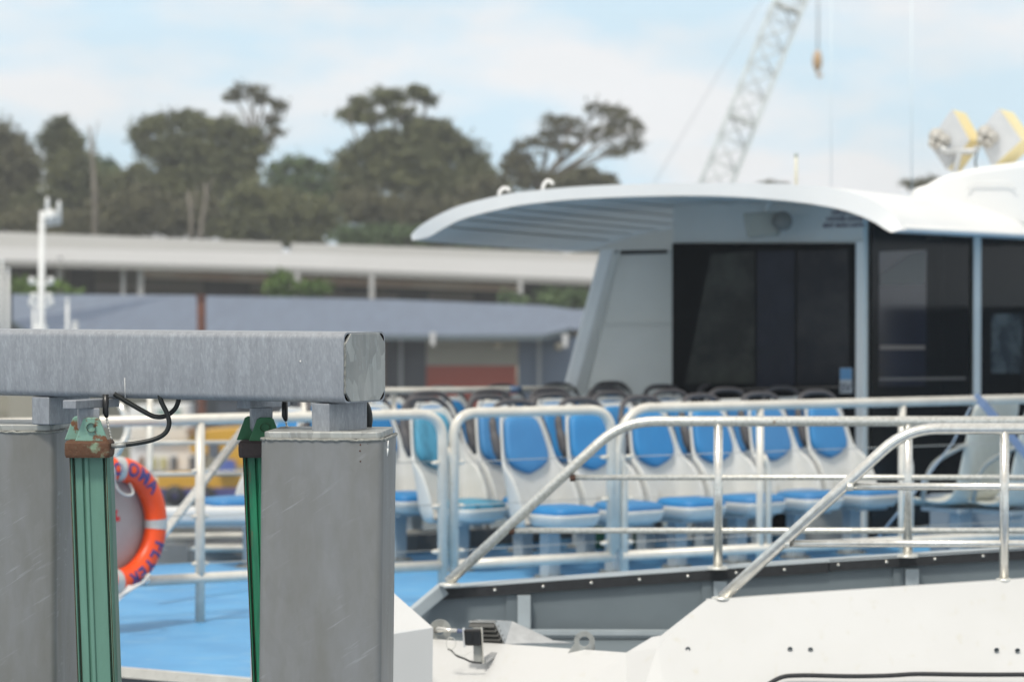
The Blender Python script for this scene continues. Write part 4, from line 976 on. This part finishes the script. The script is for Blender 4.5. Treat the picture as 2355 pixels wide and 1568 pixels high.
m = MB(); m.grid([[at(x,y+14,d) for x, y, d in ((320,606,133),(1200,640,134.5))], [at(x,y+(32),d) for x, y, d in ((320,606,133),(1200,640,134.5))]], False); m.build('crane_rail_beam', mat('beige_beam', (.50,.45,.41), .6, col2=(.40,.28,.22), vscale=.3), sd_, solid=.1)
dkw = mat('dark_brown_grey_wall', (.135,.125,.12), .8, 0, var=.15, vscale=.3); blk = mat('dark_opening', (.020,.020,.026), .8)  # wall in its own dark brown-grey
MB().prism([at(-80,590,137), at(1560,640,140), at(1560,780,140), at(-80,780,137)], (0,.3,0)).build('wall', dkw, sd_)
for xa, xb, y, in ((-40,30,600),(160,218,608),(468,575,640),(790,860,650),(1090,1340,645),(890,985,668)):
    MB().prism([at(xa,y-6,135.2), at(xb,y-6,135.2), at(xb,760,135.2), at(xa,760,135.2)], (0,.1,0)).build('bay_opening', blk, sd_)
for xa, xb, y in ((-80,700,652),(700,1560,678)):
    MB().bar(at(xa,y,135.0), at(xb,y+12,136), .1, .12).build('wall_girt', mat('girt_brown', (.20,.18,.17), .7), sd_)
for x, y0, y1, w_ in ((137,588,690,.22),(283,610,690,.18),(323,610,700,.26),(683,620,700,.22),(855,630,705,.24),(1197,640,705,.22),(-10,590,700,.2)):
    MB().prism([at(x-w_*25,y0,131), at(x+w_*25,y0,131), at(x+w_*25,y1+40,131), at(x-w_*25,y1+40,131)], (0,.2,0)).build('column', mat('column_grey', (.42,.42,.42), .6), sd_)

# ---- rusty pile, mast, thin poles
q = empty('rusty_pile', at(463,900,99)); tag(q, 'rust-brown steel mooring pile rising behind the beam', 'pile')
rp_ = at(463,680,99)
MB().lathe([(0,0),(.14,0),(.15,-.02),(.15,-9)], rp_, (0,0,1), 16).build('shaft', mat('pile_rust', (.16,.055,.03), .8, 0, col2=(.08,.03,.02), vscale=4), q)
MB().lathe([(.0,.03),(.17,.03),(.17,-.12),(.15,-.12)], rp_, (0,0,1), 16).build('collar', mat('pile_rust_dark', (.10,.04,.03), .8), q)
wpm = mat('mast_white', (.72,.73,.72), .4)
q = empty('radio_mast', at(95,760,70)); tag(q, 'white radio mast with short rod aerials behind the left of the galvanised beam', 'mast')
MB().tube([at(94,900,70), at(94,754,70), at(95,740,70), at(97,485,70)], [.20,.16,.085,.065], 12).build('pole', wpm, q)
for x, y0, y1 in ((109,512,452),(136,516,460)):
    MB().tube([at(x,y0,70), at(x,y1+10,70), at(x,y1,70)], [.06,.05,.02], 10).build('aerial', wpm, q)
MB().bar(at(88,520,70), at(136,514,70), .05, .05).build('cross_arm', wpm, q)
MB().lathe([(0,.18),(.15,.12),(.16,-.1),(0,-.16)], at(116,498,70), (0,0,1), 14).build('radome', wpm, q)
for y, w_ in ((650,22),(686,18),(700,22)):
    MB().bar(at(95-w_,y,70), at(95+w_,y+2,70), .06, .06).build('cross_arm', wpm, q); 
    for s_ in (-1,1): MB().lathe([(0,.10),(.07,.08),(.07,-.07),(0,-.09)], at(95+s_*w_,y-4,70), (0,0,1), 10).build('deck_lamp', wpm, q)
for x, y0, t in ((18,620,'tall thin white pole at the far left edge'),(4,600,'thin grey pole cut by the left picture edge'),(78,705,'short thin pole left of the radio mast foot'),(155,690,'hair-thin pole just right of the radio mast'),(172,742,'stubby white pole right of the mast')):
    q = MB().tube([at(x,900,68), at(x,y0,68)], [.055,.035], 8).build('thin_pole', wpm); tag(q, t, 'pole')
    MB().lathe([(0,.05),(.05,.03),(.05,-.03),(0,-.05)], at(x,y0,68), (0,0,1), 8).build('pole_cap', wpm, q)

# ---- two work boats at the far bank seen under the beam
wb = empty('white_launch', at(400,1150,84)); tag(wb, 'small white boat with a cabin moored far off, seen behind the orange life ring', 'boat')
white2 = mat('launch_white', (.74,.74,.73), .45, var=.04, vscale=1)
def pbox(pts, d, th, nm, mm, par): return MB().prism([at(x,y,d) for x, y in pts], (0,th,0)).build(nm, mm, par)
pbox([(300,1118),(300,1030),(318,1008),(440,1008),(446,1118)], 84, 2.0, 'wheelhouse', white2, wb)
pbox([(292,1010),(296,936),(430,930),(432,1010)], 84.3, 1.6, 'upper_deck', white2, wb)
pbox([(300,985),(428,985),(428,1012),(300,1012)], 83.8, .3, 'bulwark', mat('launch_cream', (.66,.62,.55), .5), wb)
for x in (392, 434): pbox([(x,1050),(x+15,1050),(x+15,1100),(x,1100)], 83.9, .15, 'door', slate, wb)
for x in (345,368): pbox([(x,1052),(x+14,1052),(x+14,1078),(x,1078)], 83.9, .12, 'window', mat('launch_window', (.45,.44,.22), .3), wb)
pbox([(318,1056),(328,1045),(328,1098),(322,1098)], 83.85, .12, 'brown_door', mat('launch_brown', (.22,.12,.07), .6), wb)
for x in (328,362,396): pbox([(x,940),(x+20,940),(x+20,975),(x,975)], 84.1, .12, 'window', mat('launch_pane', (.22,.32,.30), .2), wb)
pbox([(330,1118),(452,1118),(450,1128),(332,1128)], 83.5, 2.8, 'deck', mat('launch_deck', (.45,.33,.26), .6), wb)
pbox([(270,1120),(560,1124),(562,1152),(272,1156)], 83.2, 3.4, 'hull', mat('launch_navy', (.055,.06,.16), .45), wb)
yb2 = empty('yellow_work_boat', at(500,1150,82)); tag(yb2, 'yellow work boat far off between the rail post and the deep green fender', 'boat')
yel = mat('work_boat_yellow', (.62,.34,.03), .5, var=.15, vscale=.6)
pbox([(432,1000),(470,990),(548,984),(620,990),(620,1066),(545,1072),(520,1045),(440,1042)], 81.5, 1.6, 'superstructure', yel, yb2)
pbox([(430,985),(465,982),(470,996),(432,1002)], 81.4, .5, 'brown_roof', mat('boat_brown', (.24,.14,.07), .6), yb2)
pbox([(478,1020),(502,1015),(502,1055),(480,1050)], 81.35, .12, 'opening', slate, yb2)
pbox([(360,1095),(640,1090),(640,1122),(362,1124)], 81.3, 2.6, 'deckhouse', yel, yb2)
pbox([(362,1122),(640,1120),(640,1150),(362,1150)], 81.2, 3.0, 'hull', mat('work_boat_blue', (.07,.07,.20), .45), yb2)
pbox([(500,1060),(540,1058),(540,1085),(500,1086)], 81.0, .3, 'blue_locker', mat('locker_blue', (.08,.12,.35), .5), yb2)
for x in (402, 472): MB().lathe([(.10,-.15),(.28,-.12),(.30,0),(.28,.12),(.10,.15)], at(x,1140,80.9), (0,1,0), 16).build('tyre_fender', rubber, yb2)

# ================================================================ trees
def leafmat(name, c1, c2):
    m = mat(name, c1, .8, 0, col2=c2, vscale=.45, lo=.35, hi=.65, det=4, spec=.2); return m
L_olive = leafmat('olive_leaves', (.165,.172,.085), (.092,.103,.060)); L_green = leafmat('green_leaves', (.115,.165,.075), (.07,.105,.055)); L_brown = leafmat('brown_green_leaves', (.150,.145,.085), (.088,.088,.058))
L_bright = leafmat('bright_leaves', (.12,.19,.045), (.08,.13,.035))
bark = mat('pale_bark', (.27,.24,.20), .85, 0, col2=(.17,.15,.13), vscale=2)
def crown_mesh(blobs, d, rng, dens=1.0, size=.34, depth=.8, fill=True):
    m = MB()
    for (cx, cy, rx, ry) in blobs:
        c_ = at(cx, cy, d); a, b = px(rx, d), px(ry, d); dp = max(a, b)*depth
        ncl = max(10, int(rx*ry/30*dens))
        for _ in range(int(rx*ry/19) if fill else 0):
            v = Vector((rng.gauss(0,1), rng.gauss(0,1), rng.gauss(0,1))).normalized()*rng.random()**.4*.70
            p = c_ + Vector((v.x*a, v.y*dp, v.z*b)); s_ = rng.uniform(.5, .95)
            u_ = Vector((rng.gauss(0,1), rng.gauss(0,1), rng.gauss(0,1))).normalized(); w_ = u_.orthogonal().normalized(); t_ = u_.cross(w_)
            m.add([p - w_*s_*.5, p + t_*s_*.32, p + w_*s_*.5, p - t_*s_*.32], [(0,1,2,3)])
        for _ in range(ncl):
            # a clump of leaves somewhere in the blob, mostly near its skin
            while True:
                v = Vector((rng.uniform(-1,1), rng.uniform(-1,1), rng.uniform(-1,1)))
                if .15 < v.length < 1: break
            v *= (.6 + .45*rng.random())/max(.45, v.length) if rng.random() < .65 else 1
            cc_ = c_ + Vector((v.x*a, v.y*dp, v.z*b)); cr_ = rng.uniform(.30,.75)*min(1.3, max(.5, b/1.6))
            for _ in range(rng.randint(13, 20)):
                p = cc_ + Vector((rng.gauss(0,1)*cr_*.75, rng.gauss(0,1)*cr_*.75, rng.gauss(0,1)*cr_*.42))
                s_ = size*rng.uniform(.5, 1.25)
                u_ = Vector((rng.gauss(0,1), rng.gauss(0,1), rng.gauss(0,.7))).normalized(); w_ = u_.orthogonal().normalized()
                w_ = (Matrix.Rotation(rng.uniform(0, 6.28), 3, u_) @ w_)
                t_ = u_.cross(w_)
                m.add([p - w_*s_*.5, p + t_*s_*.28, p + w_*s_*.5, p - t_*s_*.28], [(0,1,2,3)])
    return m
def tree(name, label, blobs, d, leaf, seed, trunk=None, cat='tree', group='trees on the far bank', dens=1.0, size=.27, limbs=True, fill=True):
    rng = random.Random(seed)
    cx = trunk if trunk is not None else sum(b[0] for b in blobs)/len(blobs)
    base = at(cx, 900, d); base.z = 1.1
    t = empty(name, base); tag(t, label, cat, group)
    crown_mesh(blobs, d, rng, dens, size, fill=fill).build('crown', leaf, t, fix=False)
    m = MB(); lowb = max(blobs, key=lambda b: b[1])
    jx = at(cx + rng.uniform(-12,12), lowb[1], d)
    r0 = .24
    m.tube([base, base.lerp(jx, .5)+Vector((rng.uniform(-.3,.3),0,0)), jx], [r0, r0*.75, r0*.55], 8)
    for (bx, by, rx, ry) in blobs:
        e_ = at(bx, by, d) + Vector((0, rng.uniform(-.5,.5), 0)); mid = jx.lerp(e_, .5) + Vector((rng.uniform(-.4,.4),0,rng.uniform(-.3,.5)))
        m.tube([jx, mid, e_], [.11,.08,.04], 6)
        for _ in range(3):
            e2 = e_ + Vector((rng.uniform(-1,1)*px(rx,d)*.8, rng.uniform(-.6,.6), rng.uniform(-.5,1)*px(ry,d)*.8)); m.tube([mid.lerp(e_, .6), e2], [.04,.015], 5)
    m.build('trunk', bark, t)
    return t
G = 'trees on the far bank'
tree('gum_tree', 'dark tree cut by the left edge of the photo', [(-20,320,48,52),(25,345,38,48),(-30,400,80,70),(45,400,62,62),(10,480,90,70)], 168, L_brown, 1, 5)
tree('gum_tree', 'narrow-topped tree right of the one at the left edge', [(140,292,30,24),(118,320,34,36),(165,330,34,34),(150,380,55,60),(170,440,70,60),(110,480,80,55)], 166, L_olive, 2, 140)
tree('gum_tree', 'broad dense tree crown below the spindly high branch, left centre', [(360,285,48,26),(318,312,26,22),(430,278,48,30),(500,295,60,32),(560,312,42,26),(345,340,38,24),(420,345,85,48),(510,360,72,46),(400,405,58,44),(470,420,95,60),(560,385,42,36),(590,345,26,18),(370,450,60,44),(560,440,50,40)], 165, L_olive, 3, 445)
tree('gum_tree', 'thin spindly tree sticking out above the broad crown', [(560,205,32,12),(590,212,26,14),(535,222,20,10),(612,232,18,9),(640,244,14,12),(628,272,16,10),(634,302,16,12),(600,322,22,14)], 170, L_brown, 4, 596, dens=.9, size=.3, fill=False)
tree('gum_tree', 'tallest tree with a separate round upper crown, centre of the photo', [(890,222,52,20),(958,212,30,18),(830,240,30,20),(800,264,26,16),(850,272,46,14),(920,258,40,16),(985,232,16,14),(960,296,52,24),(1010,300,44,26),(890,322,60,26),(850,345,60,32),(970,345,80,44),(1050,345,48,38),(1090,380,42,38),(900,400,90,48),(1020,420,100,56),(800,380,34,34),(1110,430,46,40),(820,430,50,44)], 163, L_olive, 5, 915)
tree('gum_tree', 'open feathery tree with sky showing through, left of the crane', [(1278,278,30,18),(1310,290,34,20),(1378,246,32,14),(1420,262,34,18),(1455,292,26,22),(1462,330,18,18),(1400,300,40,18),(1348,312,30,14),(1250,322,36,24),(1210,352,36,26),(1180,372,30,26),(1300,345,28,14),(1190,400,50,34),(1240,420,50,30),(1420,345,26,14)], 172, L_brown, 6, 1250, dens=1.0, size=.28, fill=False)
tree('round_bush_tree', 'low rounded dark tree standing against the canopy roof edge', [(1345,402,52,20),(1310,425,50,24),(1390,420,34,24)], 160, L_brown, 7, 1345)
tree('distant_tree', 'lighter green rounded tree in the gap between the two big crowns', [(690,378,52,20),(640,388,30,16),(740,388,34,14),(680,430,80,44),(760,430,40,40)], 182, L_green, 8, 690)
tree('distant_tree', 'lighter green tree behind the dead trunk, left', [(225,378,34,22),(250,410,44,36),(300,420,30,34),(230,450,50,44)], 182, L_green, 9, 235)
tree('understory_tree', 'dark understory trees seen through the gap left of the broad crown', [(215,440,60,40),(290,440,60,50),(200,530,80,40),(320,400,30,30)], 175, L_olive, 31, 250)
tree('understory_tree', 'dark understory tree at the foot of the left trees', [(60,520,90,42),(-30,520,60,40),(150,520,70,40),(235,500,50,55)], 160, L_brown, 10, 60)
tree('understory_tree', 'dark understory tree below the broad crown', [(330,470,60,52),(400,500,80,50),(300,520,60,36),(480,500,70,50)], 161, L_brown, 11, 380)
tree('understory_tree', 'dark understory tree below the light green gap', [(580,470,60,56),(560,530,80,40),(660,490,70,56),(740,500,60,54),(680,545,80,30)], 160, L_olive, 12, 640)
tree('understory_tree', 'dark understory tree below the tallest tree', [(850,480,80,50),(940,490,80,50),(1040,490,80,52),(1120,450,60,50),(1160,480,60,40),(900,540,90,34)], 161, L_brown, 13, 980)
tree('shrub', 'olive shrub row just above the shed roof under the canopy tip', [(820,545,60,26),(900,540,70,28),(990,545,70,28),(1070,548,60,26),(1150,556,60,22),(1250,562,80,20),(1380,566,80,18)], 154, L_green, 14, 960, cat='shrub', group=None)
tree('distant_tree', 'tiny dark treetop peeping over the middle of the canopy roof', [(1768,426,24,7),(1800,428,22,6)], 220, L_brown, 15, 1780, dens=3)
tree('distant_tree', 'small treetops peeping over the roof beside the wheelhouse fairing', [(2095,424,20,9),(2120,420,14,8),(2142,418,16,12)], 210, L_brown, 16, 2110, dens=3)
for bl, d, t, s_ in (([(70,662,34,14),(120,664,28,12),(150,672,16,8)], 118, 'bright green shrub behind the radio mast', 20), ([(645,650,16,24),(650,668,34,14),(720,662,34,12)], 118, 'bright green shrub poking up over the blue roof', 21), ([(1290,684,42,18),(1330,690,30,16)], 117, 'dull green shrub at the right end of the blue roof', 22), ([(1180,690,26,8)], 118, 'small olive shrub behind the blue roof ridge', 23)):
    tree('shrub', t, bl, d, L_bright if s_ < 22 else L_green, s_, cat='shrub', group='shrubs behind the blue roof', dens=1.5, size=.3)
# dead trunk and pale trunks
for i, (pts, r_, t) in enumerate((([(219,560),(218,450),(212,350),(205,290)], .17, 'bare pale dead trunk standing left of the broad tree'), ([(437,580),(440,500),(432,440)], .14, 'pale trunk under the broad tree, left of its pair'), ([(463,580),(462,530),(474,450),(470,420)], .15, 'pale trunk under the broad tree, right of its pair, with a fork'), ([(80,560),(92,520),(100,490)], .10, 'faint pale trunk at the foot of the left trees'))):
    d = 157; base = at(pts[0][0], 640, d); P = [base] + [at(x, y, d) for x, y in pts[1:]]
    q = MB().tube(P, [r_*(1-.6*k/(len(P)-1)) for k in range(len(P))], 8)
    q.tube([P[-2], P[-1]+Vector((.5,0,.3))], [.06,.02], 5)
    o = q.build('bare_trunk', bark); tag(o, t, 'tree trunk', G)

# ================================================================ crane
cr_ = empty('crawler_crane', at(1440, 930, 150)); tag(cr_, 'pale lattice crane boom leaning right behind the canopy, hook hanging from it', 'crane')
cm = mat('crane_pale_paint', (.58,.64,.65), .5, var=.1, vscale=.5); cm2 = mat('crane_grey_paint', (.60,.64,.65), .5)
A0 = at(1443, 925, 150); A1 = at(1842, -60, 150); ax = (A1-A0).normalized(); sx = Vector((ax.z, 0, -ax.x)); hw = .74
m = MB(); ch = [(-1,-1),(1,-1),(1,1),(-1,1)]
def cp(t, i): 
    a, b = ch[i % 4]; return A0.lerp(A1, t) + sx*hw*a + Vector((0, hw*b, 0))
for i in range(4): m.tube([cp(0,i), cp(1,i)], .065, 6)
m.build('boom_chords', cm, cr_)
m = MB(); nb = 18
for k in range(nb):
    for i in range(4): 
        m.tube([cp(k/nb, i), cp((k+1)/nb, i+1)], .05, 5); m.tube([cp(k/nb, i), cp(k/nb, i+1)], .035, 5)
m.build('boom_lacing', cm2, cr_)
for k in (3.5/18, 8.6/18, 11.8/18, 16.5/18):
    MB().prism([cp(k, 0), cp(k, 1), cp(k+.008, 1), cp(k+.008, 0)], (0, 2*hw, 0)).build('boom_joint', cm2, cr_)
MB().box(A0+Vector((-2,0,-1.2)), (7,3,2.6)).build('machinery_house', yel, cr_, bevel=.1)
MB().box(A0+Vector((-1,0,-3.2)), (7,4,1.2)).build('tracks', rubber, cr_, bevel=.3)
MB().tube([at(1500,430,150), at(1800,-80,150)], .018, 5).build('pendant_cable', mat('cable_grey', (.4,.43,.45), .6), cr_)
hk = MB(); hk.tube([at(1879,-60,150), at(1880,120,150)], .022, 5); hk.tube([at(1884,-60,150), at(1882,120,150)], .022, 5); hk.build('hoist_cable', MATS['cable_grey'], cr_)
m = MB(); m.lathe([(0,.55),(.12,.5),(.20,.25),(.26,0),(.20,-.35),(.10,-.5),(0,-.55)], at(1880,140,150), (0,0,1), 12); m.tube(arc_pts([at(1880,160,150), at(1880,172,150), at(1886,178,150), at(1890,170,150)], .1, 4), .07, 6)
m.build('hook_block', mat('hook_orange', (.50,.33,.18), .6), cr_)

# ================================================================ thin coastal haze
hm = bpy.data.materials.new('haze'); hm.use_nodes = True; t = hm.node_tree
for n in list(t.nodes):
    if n.type == 'BSDF_PRINCIPLED': t.nodes.remove(n)
pv = t.nodes.new('ShaderNodeVolumePrincipled'); pv.inputs['Color'].default_value = (.96,.98,1.0,1); pv.inputs['Density'].default_value = .0008; pv.inputs['Anisotropy'].default_value = .2
t.links.new(pv.outputs[0], t.nodes['Material Output'].inputs['Volume'])
hz = MB().box((0, 180, 17), (700, 500, 40)).build('haze', hm); tag(hz, kind='stuff')
